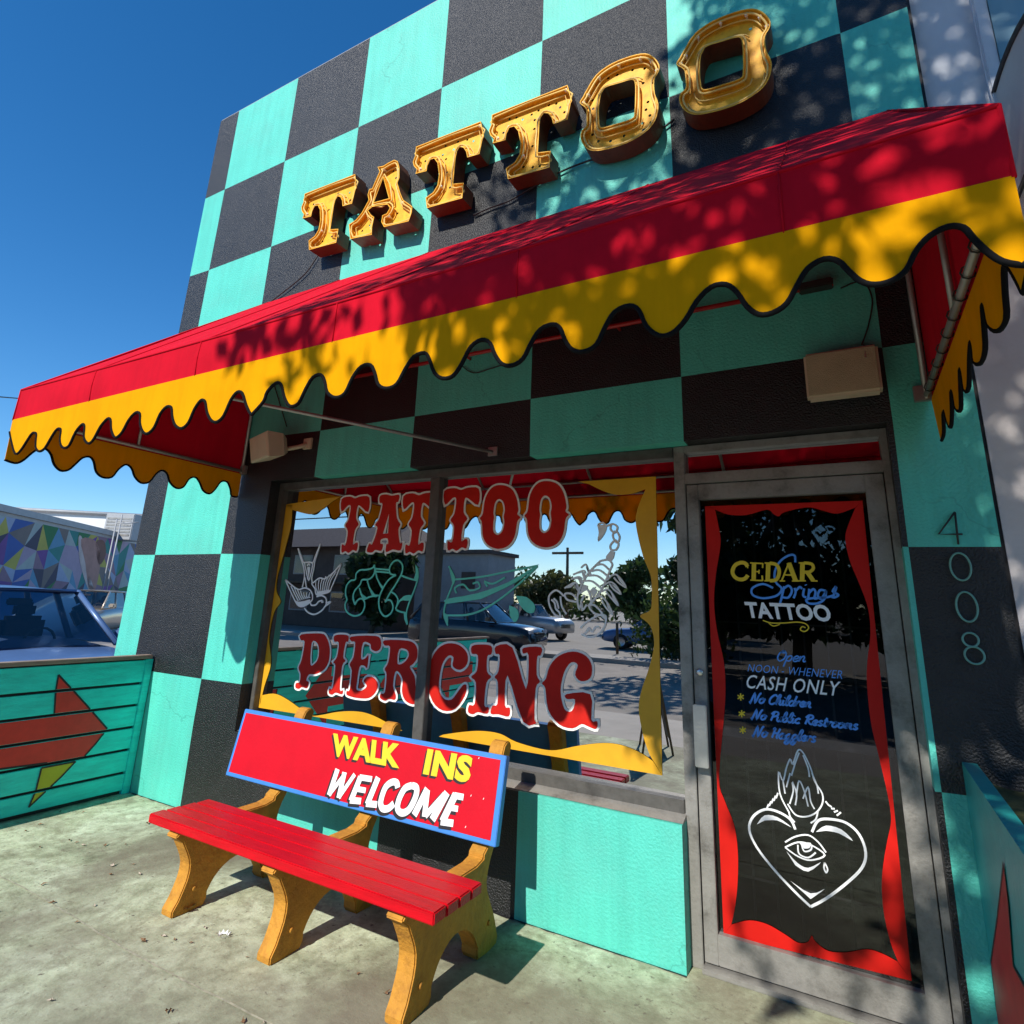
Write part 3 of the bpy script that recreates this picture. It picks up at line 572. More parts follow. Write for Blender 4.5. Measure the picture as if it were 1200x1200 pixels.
# script strokes, x-height 1
GL = {
'a': ([[(.75,.8),(.45,1),(.1,.75),(.05,.3),(.3,0),(.6,.2),(.75,.9),(.72,.2),(.9,0),(1.05,.15)]], 1.0), 'b': ([[(.05,.6),(.35,1.6),(.25,2),(.1,1.6),(.1,.3),(.3,0),(.65,.2),(.65,.7),(.4,.95),(.12,.6)]], .85),
'c': ([[(.7,.8),(.45,1),(.1,.7),(.08,.3),(.35,0),(.75,.2)]], .8), 'd': ([[(.7,.75),(.4,1),(.08,.65),(.1,.2),(.35,0),(.65,.3),(.85,2)], [(.72,.5),(.72,.1),(.95,.05)]], .98),
'e': ([[(.08,.45),(.5,.5),(.65,.8),(.4,1),(.1,.65),(.12,.2),(.4,0),(.75,.2)]], .8), 'g': ([[(.7,.8),(.4,1),(.08,.65),(.12,.2),(.4,.05),(.68,.4),(.74,1),(.7,-.3),(.5,-.85),(.15,-.8),(.2,-.4),(.9,.1)]], .92),
'h': ([[(.05,.6),(.4,1.6),(.3,2),(.12,1.6),(.05,0),(.15,.6),(.45,1),(.6,.7),(.55,.2),(.75,0),(.9,.15)]], .9), 'i': ([[(.15,1),(.1,.25),(.25,0),(.45,.2)], [(.2,1.4),(.24,1.55)]], .5),
'l': ([[(.05,.4),(.4,1.6),(.3,2),(.12,1.6),(.1,.3),(.25,0),(.45,.15)]], .5), 'm': ([[(.05,1),(.05,0),(.15,.7),(.35,1),(.45,.8),(.42,0),(.55,.7),(.75,1),(.88,.75),(.85,.2),(1,0),(1.15,.15)]], 1.2),
'n': ([[(.05,1),(.05,0),(.18,.7),(.45,1),(.58,.75),(.55,.2),(.72,0),(.88,.15)]], .9), 'o': ([[(.45,1),(.1,.75),(.08,.25),(.35,0),(.7,.3),(.65,.8),(.4,1),(.5,.8),(.9,.85)]], .85),
'p': ([[(.12,1),(.02,-1)], [(.08,.5),(.3,.95),(.6,.95),(.7,.5),(.5,.05),(.12,.15)]], .85), 'r': ([[(.1,1),(.08,0),(.12,.5),(.35,.95),(.62,.9)]], .65), 's': ([[(.6,.85),(.35,1),(.12,.75),(.35,.5),(.6,.25),(.4,0),(.05,.12)]], .72),
't': ([[(.3,1.7),(.2,.3),(.35,0),(.6,.15)], [(.02,1.1),(.58,1.15)]], .6), 'u': ([[(.08,1),(.08,.3),(.3,0),(.55,.25),(.65,1),(.62,.2),(.82,0)]], .88),
'N': ([[(-.1,.2),(.05,.0),(.3,1.9),(.75,.05),(1.05,1.8),(1.3,1.95)]], 1.3), 'C': ([[(1,1.5),(.8,1.9),(.4,1.7),(.1,1),(.2,.2),(.6,0),(1,.3)]], 1.1), 'P': ([[(.35,1.8),(.2,0)], [(.0,1.3),(.35,1.9),(.9,1.8),(.95,1.2),(.35,.85)]], 1.0),
'R': ([[(.35,1.8),(.2,0)], [(.0,1.3),(.35,1.9),(.9,1.8),(.95,1.3),(.45,.95),(.8,.2),(1.15,.1)]], 1.15), 'H': ([[(.05,1.6),(.3,1.9),(.2,0)], [(1.05,1.9),(.85,.3),(1.1,0)], [(.15,.9),(1,1)]], 1.2), 'O': ([[(.7,1.9),(.2,1.5),(.1,.6),(.5,0),(1,.5),(1,1.4),(.6,1.9),(.35,1.6),(.9,1.5)]], 1.2), ' ': ([], .6)}
def script(mb, s, bl, br, tl, wd, nrm=NY, shear=.25):
    """bl, br: baseline ends; tl: x-height*2 above bl"""
    lines = []; x = 0
    for ch in s:
        g, adv = GL[ch]
        for l in g: lines.append([(x + px + shear * py, py) for px, py in l])
        x += adv
    U = (br - bl) / x; V = (tl - bl) / 2
    for l in lines: mb.ribbon(cat([bl + U * a + V * b for a, b in l], False, 4), wd, nrm)
D = lambda p: onY(zdt([p])[0], DY)
zdt = zf(840, 640, 5)
for s_, a_, b_, c_, w_ in (('Open', (345,672), (520,678), (345,608), .0065), ('No Children', (195,915), (552,945), (195,858), .0088), ('No Public Restrooms', (205,1010), (825,1075), (205,955), .0088), ('No Hagglers', (212,1112), (578,1148), (212,1052), .0088)):
    mb = MB(); script(mb, s_, D(a_), D(b_), D(c_), w_); mb.build('script_line', M['script_blue'], door)
mb = MB(); vs, fs = text_mesh('NOON - WHENEVER', -.004, 1.05); place_text(mb, vs, fs, D((180,735)), D((735,778)), D((190,690))); mb.build('text_line', M['script_blue'], door)
mb = MB()
def Dl(pts): return [onY(p, DY + .001) for p in zdt(pts)]
wv = [.007, .012, .016, .016, .012, .016, .016, .014, .010]
for l in ([(460,95),(455,55),(420,55),(370,90),(340,150),(345,210),(380,250),(350,290),(270,305),(210,285),(210,245),(270,222),(330,245)], [(395,235),(380,300),(368,345)], [(385,255),(420,232),(440,260),(420,300),(385,300)], [(455,245),(462,270),(450,305)], [(460,265),(485,240),(500,250)], [(512,248),(506,290),(525,300)], [(520,225),(523,230)], [(542,250),(536,305)], [(540,275),(565,252),(578,270),(572,305),(590,305)], [(640,262),(605,258),(592,290),(610,308),(635,275),(640,262),(630,310),(590,335),(540,335),(525,315),(560,305),(640,300),(680,290)], [(680,300),(700,240),(680,265),(712,285),(690,300),(668,295)]):
    mb.ribbon(cat(Dl(l), False, 5), .0105, NY)
mb.build('script_lettering', M['script_blue'], door)
mb = MB()
def cd_(l, wd, smooth=False):
    P = [onY(p, DY) for p in zdt(l)]; mb.ribbon(cat(P, False, 5) if smooth else P, wd, NY)
cd_([(180,120),(165,100),(135,98),(105,115),(92,150),(105,180),(135,195),(165,190),(182,170)], .019, True); cd_([(181,100),(181,130)], .006)
cd_([(218,97),(216,200)], .021); cd_([(195,98),(270,102)], .007); cd_([(270,100),(268,128)], .007); cd_([(218,148),(250,150)], .007); cd_([(248,138),(247,162)], .006); cd_([(196,199),(268,202)], .007); cd_([(266,172),(268,204)], .008)
cd_([(302,98),(298,203)], .021); cd_([(280,99),(320,99)], .007); cd_([(278,203),(318,203)], .007); cd_([(310,100),(350,110),(366,150),(350,195),(310,203)], .017, True)
cd_([(422,98),(380,203)], .008); cd_([(422,98),(462,203)], .022); cd_([(368,204),(400,204)], .007); cd_([(440,204),(480,204)], .007); cd_([(395,168),(448,170)], .007)
cd_([(502,98),(500,203)], .021); cd_([(480,98),(530,98)], .007); cd_([(480,203),(522,203)], .007); cd_([(510,98),(555,105),(565,130),(545,150),(510,152)], .015, True); cd_([(530,152),(565,202)], .020); cd_([(555,204),(590,204)], .007)
mb.build('yellow_lettering', M['sign_yellow'], door)
for p in ((140,884),(146,982),(152,1078)):
    mb = MB()
    for k in range(3):
        a = math.pi * k / 3 + .5; c, s_ = math.cos(a) * 21, math.sin(a) * 21
        cd_([(p[0] - c, p[1] - s_), (p[0] + c, p[1] + s_)], .0062)
    mb.build('asterisk', M['sign_yellow'], door)
mb = MB()
cd_([(270,435),(320,450),(400,450),(470,445),(520,455),(538,480),(515,500),(490,490),(500,472),(520,478)], .0055, True); cd_([(300,445),(330,468),(370,458)], .005, True)
mb.build('flourish', M['sign_yellow'], door)
mb = MB(); vs, fs = text_mesh('TATTOO', .035, 1.02); place_text(mb, vs, fs, D((178,420)), D((678,445)), D((160,325))); mb.build('white_lettering', M['line_white'], door); mb = MB()
vs, fs = text_mesh('CASH ONLY', .008, 1.08)
place_text(mb, [Vector((v.x + .18 * v.y, v.y, 0)) for v in vs], fs, D((172,832)), D((722,880)), D((178,752)))
mb.build('white_lettering', M['line_white'], door)
# ================================================================== AWNING
AX0, AX1, AD, AZV, AZB, AZT = 2.0, 6.905, 1.65, 2.592, 2.795, 4.237
awn = empty('awning', ((AX0 + AX1) / 2, 0, AZV), label='long red canvas awning with scalloped yellow valance over the shop front', cat='awning')
def top(a, b):
    x = AX0 + (AX1 - AX0) * a; sag = .015 * math.sin(math.pi * b) * (.6 + .4 * math.sin(math.pi * a)) + .006 * math.sin(23 * a + 5 * b) * math.sin(math.pi * b)
    sf = -.022 * math.sin(math.pi * a) * (1 - b) ** 2
    return (x, -AD * (1 - b) - .004, AZB + (AZT - AZB) * b - sag + sf)
mb = MB(); mb.grid(top, 60, 14)
def front(a, b):
    x = AX0 + (AX1 - AX0) * a
    return (x, -AD - .004 - .008 * math.sin(math.pi * b) * math.sin(11 * a) ** 2, AZV + (AZB - AZV - .022 * math.sin(math.pi * a)) * b)
mb.grid(front, 60, 5); mb.build('canopy', M['red_cloth'], awn)
for x in (AX0, AX1):
    mb = MB(); mb.add([(x, 0, AZV), (x, -AD, AZV), (x, -AD, AZB), (x, 0, AZT)], [(0, 1, 2, 3)]); mb.build('side_panel', M['red_cloth'], awn)
mb = MB()
for x in (2.9, 3.85, 4.75, 5.6, 6.42):
    P = [Vector(front((x - AX0) / (AX1 - AX0), t)) + Vector((0, -.002, 0)) for t in (0, .5, 1)] + [Vector(top((x - AX0) / (AX1 - AX0), t)) + Vector((0, -.002, .002)) for t in (.1, .3, .5, .7, .9, 1)]
    mb.tube(P, .003, 5)
for x in (AX0, AX1): mb.tube([(x, -AD - .005, AZV), (x, -AD - .005, AZB), (x, 0, AZT)], .006, 6)
mb.tube([top(i / 40, 0) for i in range(41)], .006, 6)
mb.build('seam', M['red_cloth'], awn)
z5 = zf(0, 400, 3.75); z4 = zf(300, 350, 3); z5b = zf(700, 250, 2.4)
fo = z5([(50,400),(58,440),(75,495),(100,478),(130,432),(150,405),(168,408),(166,440),(166,470),(180,485),(205,470),(235,420),(258,388),(276,390),(272,430),(276,458),(290,470),(312,458),(340,400),(368,367),(380,376),(377,420),(385,442),(400,450),(420,430),(450,375),(480,342),(495,348),(497,385),(505,412),(518,425),(545,400),(575,345),(605,315),(624,322),(624,362),(635,397),(655,408),(685,380),(712,320),(740,290),(762,294),(766,332),(778,370),(805,385),(835,360),(862,300),(890,262),(910,268),(918,312),(935,348),(960,357),(990,330),(1022,260),(1050,226),(1074,232),(1090,282),(1110,322)]) \
   + z4([(0,400),(33,362),(45,330),(75,300),(95,305),(106,348),(125,380),(155,370),(180,320),(205,280),(233,270),(248,292),(257,332),(285,350),(318,335),(345,280),(375,242),(408,236),(424,264),(436,305),(465,318),(500,303),(530,250),(560,207),(598,194),(615,216),(632,262),(660,283),(698,274),(730,228),(760,172),(798,148),(828,160),(845,200),(870,233),(905,238),(943,214),(970,162),(1003,112),(1048,94),(1074,108),(1090,148),(1115,182),(1155,190)]) \
   + z5b([(0,372),(25,322),(52,280),(93,263),(120,277),(140,320),(175,347),(213,340),(250,303),(282,250),(322,211),(363,204),(394,226),(422,266),(455,288),(493,284),(533,258),(562,208),(592,160),(638,133),(678,139),(706,166),(740,195),(780,205),(828,194),(868,164),(896,110),(932,70),(984,43),(1028,46),(1056,76),(1092,111),(1136,140),(1195,152)])
out = cat([onY(p, -AD) for p in fo], False, 3); out = [p for p in out if p.x < AX1 - .01] + [Vector((AX1, -AD, 2.38))]
def wob(p): return Vector((p.x, -AD - .008, p.z))
out = [wob(p) for p in out]
topl = [wob(Vector((AX0 + (AX1 - AX0) * i / 40, -AD, AZV + .004))) for i in range(40, -1, -1)]
mb = MB(); mb.prism([out + topl], (0, .004, 0)); mb.build('valance', M['yellow_cloth'], awn)
mb = MB(); mb.tube(out, .0075, 6); mb.build('valance_binding', M['black_trim'], awn)
so = z5([(20,520),(45,530),(75,535),(105,520),(140,490),(175,470),(205,475),(225,500),(237,540),(265,568),(300,565),(330,540),(362,512),(395,508),(412,530),(422,573),(450,597),(490,597),(520,562),(553,541),(578,558),(592,595),(620,622),(655,618),(685,582),(710,567),(733,580),(747,620),(775,645),(805,640),(830,605),(858,597),(877,620),(892,655),(920,670),(945,650),(970,617),(998,618),(1012,650),(1018,680),(1050,684)])
P = [onX(p, AX0) for p in so]; P = [p for p in cat(P, False, 3) if p.y < -.01] + [Vector((AX0, -.01, 2.40))]
mb = MB(); mb.prism([P + [Vector((AX0, -.01, AZV)), Vector((AX0, -AD - .005, AZV))]], (.004, 0, 0)); mb.build('valance', M['yellow_cloth'], awn)
mb = MB(); mb.tube(P, .0075, 6); mb.build('valance_binding', M['black_trim'], awn)
zr = zf(1060, 80, 2.729)
ro = zr([(382,720),(345,650),(320,632),(322,720),(326,800),(300,840),(270,822),(258,765),(250,760),(255,830),(258,900),(245,942),(225,940),(219,890),(212,875),(208,930),(206,1018),(194,1030),(185,972),(178,965),(180,1040),(180,1092),(166,1088),(158,1040),(150,1035),(152,1100),(148,1148),(138,1128),(130,1096),(124,1108),(126,1165),(119,1190)])
P = [onX(p, AX1) for p in ro]; P = [p for p in cat(P, False, 3) if -AD < p.y < -.01]; P = [Vector((AX1, -AD - .004, 2.38))] + P
mb = MB(); mb.prism([P + [Vector((AX1, -.01, AZV)), Vector((AX1, -AD - .005, AZV))]], (-.004, 0, 0)); mb.build('valance', M['yellow_cloth'], awn)
mb = MB(); mb.tube(P, .0075, 6); mb.build('valance_binding', M['black_trim'], awn)
mb = MB(); q = .014
for x in (AX0 + .02, AX1 - .02):
    mb.tube([(x, -.01, AZV + .02), (x, -AD + .02, AZV + .02)], q); mb.tube([(x, -AD + .02, AZV), (x, -AD + .02, AZB - .03), (x, -.02, AZT - .10)], q); mb.tube([(x, -.02, AZV), (x, -.02, AZT - .08)], q)
    mb.tube([(x, -.9, AZV + .02), (x, -.9, 3.38)], q * .8)
mb.tube([(AX0, -AD + .02, AZV + .02), (AX1, -AD + .02, AZV + .02)], q); mb.tube([(AX0, -AD + .02, AZB - .05), (AX1, -AD + .02, AZB - .05)], q)
for x in (3.25, 4.45, 5.65): mb.tube([(x, -AD + .02, AZB - .05), (x, -.03, AZT - .13)], q)
mb.build('frame', M['steel'], awn)
mb = MB(); a = Vector((4.524, -.005, 2.557)); mb.tube([a, (3.53, -AD + .02, AZV + .02)], .011); mb.bbox(4.49, 4.56, -.012, 0, 2.53, 2.59, .002); mb.build('brace_rod', M['steel'], awn)
mb = MB(); mb.tube([(3.02, -.07, 3.26), (6.56, -.07, 3.25)], .014); mb.bbox(6.40, 6.56, -.10, -.03, 3.235, 3.275, .006, 1)
for x in (3.1, 4.3, 5.4, 6.3): mb.tube([(x, -.07, 3.255), (x, 0, 3.255)], .009)
mb.build('wall_bar', [M['red_tube'], M['cable']], awn)
for i in range(9):
    mb = MB(); t = i / 8; mb.tube([(6.885 + .02 * math.cos(k), -.15 - 1.2 * t + .004 * k, AZV + .02 + .02 * math.sin(k)) for k in np.linspace(0, 6.28, 9)], .003, 5); mb.build('lace_loop', M['cable'], awn)
for x in (2.03, 6.87):
    mb = MB(); mb.bbox(x - .035, x + .035, -.03, -.001, 2.585, 2.66, .003); mb.build('wall_bracket', M['steel'], awn)

# ================================================================== MARQUEE LETTERS
LF, LB = -.155, -.02
zt = zf(560, 80, 5); zo = zf(640, 0, 3.75); za = zf(340, 180, 5)
LT = [onY(p, LF) for p in zt([(82,272),(525,97),(552,190),(543,206),(526,300),(442,326),(432,290),(412,265),(386,262),(368,288),(360,330),(352,493),(426,484),(420,580),(176,650),(164,586),(215,550),(243,505),(250,440),(236,368),(212,340),(184,348),(166,385),(162,420),(86,440),(94,412),(72,392),(64,366),(78,330)])]
LO = cat([onY(p, LF) for p in zo([(572,282),(588,252),(604,222),(652,148),(730,92),(830,52),(905,37),(952,52),(984,88),(982,122),(962,160),(968,222),(990,270),(985,330),(950,388),(880,438),(800,474),(700,500),(640,502),(602,478),(584,440),(592,408),(612,388),(612,340),(604,305)])], True, 3)
LOi = cat([onY(p, LF) for p in zo([(690,225),(708,203),(775,182),(838,164),(858,176),(864,230),(864,318),(850,345),(770,372),(700,392),(682,375),(676,300),(680,250)])], True, 3)
LA = [onY(p, LF) for p in za([(512,78),(545,72),(572,55),(610,36),(630,44),(640,80),(640,140),(628,172),(645,230),(662,270),(690,290),(716,310),(712,345),(694,396),(550,430),(534,400),(540,362),(566,350),(584,318),(570,298),(530,302),(480,312),(456,332),(472,358),(492,372),(480,430),(478,475),(352,500),(344,415),(385,388),(420,345),(442,305),(460,272),(454,240),(464,208),(480,204),(508,140),(524,104)])]
LAi = [onY(p, LF) for p in za([(545,140),(578,262),(490,286)])]
def inset(L, d):
    n = len(L); A = sum(L[i].x * L[(i + 1) % n].z - L[(i + 1) % n].x * L[i].z for i in range(n)); sgn = 1 if A > 0 else -1; o = []
    for i in range(n):
        a, b, c = L[i - 1], L[i], L[(i + 1) % n]; e1 = (b - a); e2 = (c - b)
        n1 = Vector((-e1.z, 0, e1.x)).normalized() * sgn; n2 = Vector((-e2.z, 0, e2.x)).normalized() * sgn
        m_ = n1 + n2; m_ = m_.normalized() if m_.length > 1e-4 else n1
        o.append(b + m_ * d / max(.5, m_.dot(n1)))
    return o
def circ(x, z, r): return [Vector((x + r * math.cos(k * math.pi / 4), LF, z + r * math.sin(k * math.pi / 4))) for k in range(8)]
def inside(p, L):
    c = False; n = len(L)
    for i in range(n):
        a, b = L[i], L[i - 1]
        if (a.z > p.z) != (b.z > p.z) and p.x < (b.x - a.x) * (p.z - a.z) / (b.z - a.z) + a.x: c = not c
    return c
def dist(p, L):
    m_ = 9
    for i in range(len(L)):
        a, b = L[i - 1], L[i]; d = b - a; t = max(0, min(1, (p - a).dot(d) / max(1e-9, d.length_squared))); m_ = min(m_, (p - (a + d * t)).length)
    return m_
def marquee(L, hole, dx, label, seed):
    R_ = random.Random(seed)
    L = [p + Vector((dx, 0, 0)) for p in L]; H = [[p + Vector((dx, 0, 0)) for p in hole]] if hole else []
    cx = sum(p.x for p in L) / len(L); z0 = min(p.z for p in L)
    t = empty('marquee_letter', (cx, LF, z0), label=label, cat='sign letter', group='neon letters above the awning')
    # can: thin outer and inner skins, returned lip, pan floor with holes
    mb = MB(); pan = LF + .055
    for l in [L] + H:
        n = len(l); off = inset(l, .006 if l is L else -.006)
        f = lambda Q, y: [Vector((p.x, y, p.z)) for p in Q]
        A, B, C_, D_ = f(l, LF), f(l, LB), f(off, LF), f(off, pan)
        for i in range(n):
            j = (i + 1) % n
            mb.quad(A[i], B[i], B[j], A[j], 0); mb.quad(A[i], A[j], C_[j], C_[i], 1); mb.quad(C_[i], C_[j], D_[j], D_[i], 1)
    mb.build('letter_can', [M['can_side'], M['gold']], t)
    holes = []
    while len(holes) < 24:
        p = Vector((R_.uniform(min(q.x for q in L), max(q.x for q in L)), LF, R_.uniform(z0, max(q.z for q in L))))
        if inside(p, L) and dist(p, L) > .035 and all(not inside(p, h) and dist(p, h) > .035 for h in H) and all((p - h).length > .055 for h in holes): holes.append(p)
        elif R_.random() < .01: break
    mb = MB(); mb.poly([[Vector((p.x, pan, p.z)) for p in l] for l in [inset(L, .005)] + [inset(h, -.005) for h in H] + [circ(h.x, h.z, .0105) for h in holes]])
    mb.build('letter_pan', M['gold'], t)
    mb = MB()
    for l in [inset(L, .022)] + [inset(h, -.020) for h in H]:
        mb.tube([Vector((p.x, LF + .012, p.z)) for p in cat(l, True, 2)], .007, 8, closed=True)
    for l in [inset(L, .042)] + ([inset(h, -.05) for h in H]):
        K = [Vector((p.x, LF + .036, p.z)) for p in l]; n = len(K); mb.tube(K[:int(n * .33)], .0045, 6); mb.tube(K[int(n * .5):int(n * .80)], .0045, 6)
    mb.build('neon_tube', M['tube'], t)
    for k in range(7):
        mb = MB(); p = inset(L, .022)[(k * 4 + 1) % len(L)]; mb.tube([(p.x, LF + .02, p.z), (p.x, pan, p.z)], .006, 6); mb.lathe([(.0, 0), (.011, .002), (.011, .02), (.0, .022)], 8, 0, Matrix.Translation((p.x, LF + .03, p.z)) @ Matrix.Rotation(math.pi / 2, 4, 'X')); mb.build('tube_support', M['letter_white'], t)
    return t
tx = lambda p: onY(p, LF).x
blT = onY(zt([(176, 650)])[0], LF).x
d1 = onY(za([(110, 566)])[0], LF).x - blT; d2 = onY(zf(340, 0, 3.75)([(597, 957)])[0], LF).x - blT
do = onY(zo([(150, 600)])[0], LF).x - onY(zo([(584, 440)])[0], LF).x
marquee(LT, None, d1, 'gold neon letter T at the left end of the word', 1)
marquee(LA, LAi, 0, 'gold neon letter A beside the first T', 2)
marquee(LT, None, d2, 'gold neon letter T right after the A', 3)
marquee(LT, None, 0, 'gold neon letter T just before the two O letters', 4)
marquee(LO, LOi, do, 'gold neon letter O between the last T and the final O', 5)
marquee(LO, LOi, 0, 'gold neon letter O at the right end of the word, partly shaded', 6)
def wire(name, pts, r, label, catg='cable', n=5, m='cable'):
    mb = MB(); mb.tube(cat(pts, False, n), r, 6); return mb.build(name, M[m], None, label=label, cat=catg)
wire('cable', [onY(p, -.02) for p in ((372,300),(360,318),(345,332),(322,350))] + [Vector((2.05, -.02, 4.22))], .006, 'pair of loose black cables hanging below the first gold T')
wire('cable', [onY(p, -.02) for p in ((555,252),(575,243),(595,236),(620,222),(660,200),(700,185),(745,172),(790,140))], .007, 'black cable strung between the last gold T and the O letters')

# ================================================================== BENCH
bench = empty('bench', (4.0, -.65, 0), label='red slatted bench with ochre concrete supports and red back sign', cat='bench')
prof = [(-.985,.395),(-.965,.34),(-.93,.28),(-.905,.22),(-.91,.15),(-.94,.07),(-.965,0),(-.79,0),(-.775,.06),(-.74,.115),(-.69,.155),(-.62,.178),(-.54,.165),(-.47,.115),(-.425,.05),(-.41,0),(-.245,0),(-.25,.07),(-.285,.15),(-.335,.235),(-.36,.30),(-.335,.38),(-.285,.46),(-.25,.56),(-.22,.68),(-.185,.80),(-.16,.865),(-.19,.892),(-.235,.875),(-.262,.80),(-.285,.69),(-.308,.60),(-.328,.53),(-.345,.47),(-.40,.425),(-.46,.395)]
pf = cat([Vector((0, a, b)) for a, b in prof], True, 2)
for x0, x1 in ((3.255, 3.345), (3.985, 4.075), (4.735, 4.825)):
    bm = bmesh.new(); vs = [bm.verts.new((x0, p.y, p.z)) for p in pf]; f = bm.faces.new(vs); r_ = bmesh.ops.extrude_face_region(bm, geom=[f]); bmesh.ops.translate(bm, vec=(x1 - x0, 0, 0), verts=[v for v in r_['geom'] if isinstance(v, bmesh.types.BMVert)])
    bmesh.ops.recalc_face_normals(bm, faces=bm.faces)
    ed = [e for e in bm.edges if len(e.link_faces) == 2 and e.calc_face_angle() > 1.2]; bmesh.ops.bevel(bm, geom=ed, offset=.006, segments=2, affect='EDGES'); bm.verts.index_update()
    mb = MB(); mb.add([v.co.copy() for v in bm.verts], [[v.index for v in f.verts] for f in bm.faces]); bm.free(); mb.build('support', M['ochre'], bench)
for x in (3.345, 4.075, 4.825):
    for y, z_ in ((-.86, .10), (-.33, .12)):
        mb = MB(); mb.lathe([(.012, 0), (.012, .006), (.006, .009), (0, .009)], 8, 0, Matrix.Translation((x, y, z_)) @ Matrix.Rotation(math.pi / 2, 4, 'Y')); mb.build('bolt', M['ochre'], bench)
for i in range(4):
    y0 = -1.025 + i * .0895; mb = MB(); mb.bbox(3.11, 4.985, y0, y0 + .0815, .403 - .003 * i, .448 - .004 * i, .005); mb.build('seat_board', M['seat_red'], bench)
SB, ST = Vector((0, -.40, .468)), Vector((0, -.322, .852))
SU = (ST - SB); SN = Vector((0, -SU.z, SU.y)).normalized()          # towards the viewer
def sp(x, h, d=0): return Vector((x, 0, 0)) + SB + SU * h + SN * d
SX0, SX1 = 2.868, 4.885
mb = MB(); Ms = Matrix(((1, 0, 0, 0), (0, SN.x, SU.normalized().x, 0), (0, SN.y, SU.normalized().y, 0), (0, SN.z, SU.normalized().z, 0)))
Ms = Matrix.Translation(SB) @ Matrix((( 1, 0, 0, 0), (0, SN.y, SU.normalized().y, 0), (0, SN.z, SU.normalized().z, 0), (0, 0, 0, 1)))
mb.bbox(SX0, SX1, -.04, 0, 0, SU.length, .003, 0, Ms); sign = mb.build('back_sign', M['sign_blue'], bench)
mb = MB(); mb.box(SX0 + .022, SX1 - .03, 0, .0015, .022, SU.length - .022, 0, Ms); mb.build('sign_face', M['sign_red'], sign)
SO = sp(0, 0, .003)
def S(p, d=0): return onP(p, SB + SN * (.003 + d), SN)
zs_ = zf(380, 860, 5.4545)
mbk, mby, mbw = MB(), MB(), MB()
def stext(s, bl, br, tl, mbt, offset, spacing, shear=0, d=(-.010, -.012)):
    vs, fs = text_mesh(s, offset, spacing); vs = [Vector((v.x + shear * v.y, v.y, 0)) for v in vs]
    B, R_, T = S(bl), S(br), S(tl); place_text(mbt, vs, fs, B, R_, T, SN, .0015)
    for k in (1, .5): place_text(mbk, vs, fs, *[q + Vector((d[0] * k, 0, 0)) + SU.normalized() * d[1] * k for q in (B, R_, T)], SN, .0002 + .0003 * (1 - k))
bl, br, tl, tr = zs_([(45,140),(480,222),(58,-5),(0,0)])
stext('WALK', bl, br, tl, mby, .055, 1.02, .05)
mby.build('yellow_lettering', M['sign_yellow'], sign); mby = MB()
bl, br, tl = zs_([(630,258),(930,318),(655,92)]); stext('INS', bl, br, tl, mby, .055, 1.06, .05)
# brush lettering
def sstroke(l, wd):
    P = cat([S(p, .0016) for p in zs_(l)], False, 5) if len(l) > 2 else [S(p, .0016) for p in zs_(l)]
    mbw.ribbon(P, wd, SN); K = [p + Vector((-.011, 0, 0)) - SU.normalized() * .012 - SN * .0016 for p in P]; mbk.ribbon(K, wd + .008, SN)
for l, wd in (([(85,225),(30,392)], .030), ([(30,390),(128,262)], .022), ([(130,245),(92,410)], .030), ([(92,408),(195,258)], .022),
              ([(232,275),(170,428)], .032), ([(225,277),(305,290)], .026), ([(200,350),(265,362)], .024), ([(165,424),(235,430)], .028),
              ([(345,278),(275,450)], .032), ([(268,445),(338,452)], .028),
              ([(470,345),(462,312),(430,310),(390,345),(362,430),(372,475),(410,476),(445,445)], .030),
              ([(560,330),(515,350),(478,420),(470,480),(500,505),(545,480),(585,400),(590,345),(560,330)], .030),
              ([(660,350),(575,520)], .032), ([(660,360),(640,530)], .028), ([(645,525),(770,385)], .026), ([(785,375),(690,550)], .034),
              ([(840,385),(755,560)], .034), ([(830,393),(890,405)], .026), ([(800,470),(855,480)], .024), ([(745,560),(825,572)], .028)):
    sstroke(l, wd * 1.12)
mbk.build('letter_shadow', M['ink'], sign); mby.build('yellow_lettering', M['sign_yellow'], sign); mbw.build('white_lettering', M['sign_white'], sign)
for p in ((985,160),(935,400),(1015,420),(900,600)):
    mb = MB(); a = S(zs_([p])[0]); mb.ribbon([a, a + Vector((.004, 0, 0)) + SU.normalized() * .008], .003, SN); mb.build('paint_chip', M['sign_white'], sign)

# ================================================================== WALL-MOUNTED
def digit(ch, pts_list, m, label):
    mb = MB()
    for P, cl in pts_list: mb.tube(P, .0042, 8, closed=cl)
    return mb.build('house_number', M[m], None, label=label, cat='house number', group='house number beside the door')
def ell(c, rx, rz, n=28): return ([Vector((c[0] + rx * math.cos(k * 2 * math.pi / n), -.012, c[1] + rz * math.sin(k * 2 * math.pi / n))) for k in range(n)], True)
Q = lambda *p: [onY(q, -.012) for q in p]
digit('4', [(Q((1119,600), (1100,626), (1128,626)), False), (Q((1119,600), (1123,638)), False)], 'cable', 'thin black numeral 4 on the teal pier beside the door')
c = onY((1125.5,664), -.012); digit('0', [ell((c.x, c.z), .036, .058)], 'digit_green', 'thin pale green numeral 0 directly under the 4')
c = onY((1133,711), -.012); digit('0', [ell((c.x, c.z), .036, .061)], 'digit_green', 'thin pale green numeral 0 directly above the 8')
c1_ = onY((1140,747), -.012); c2_ = onY((1142,768), -.012); c1_ = Vector((c2_.x - .005, 0, c2_.z + .0615)); digit('8', [ell((c1_.x, c1_.z), .027, .0275), ell((c2_.x, c2_.z), .033, .034)], 'digit_green', 'thin pale green numeral 8 at the bottom of the house number')
sp1 = empty('wall_speaker', (6.55, -.08, 2.63), label='flat beige loudspeaker mounted on the black square above the door', cat='speaker', group='beige outdoor loudspeakers')
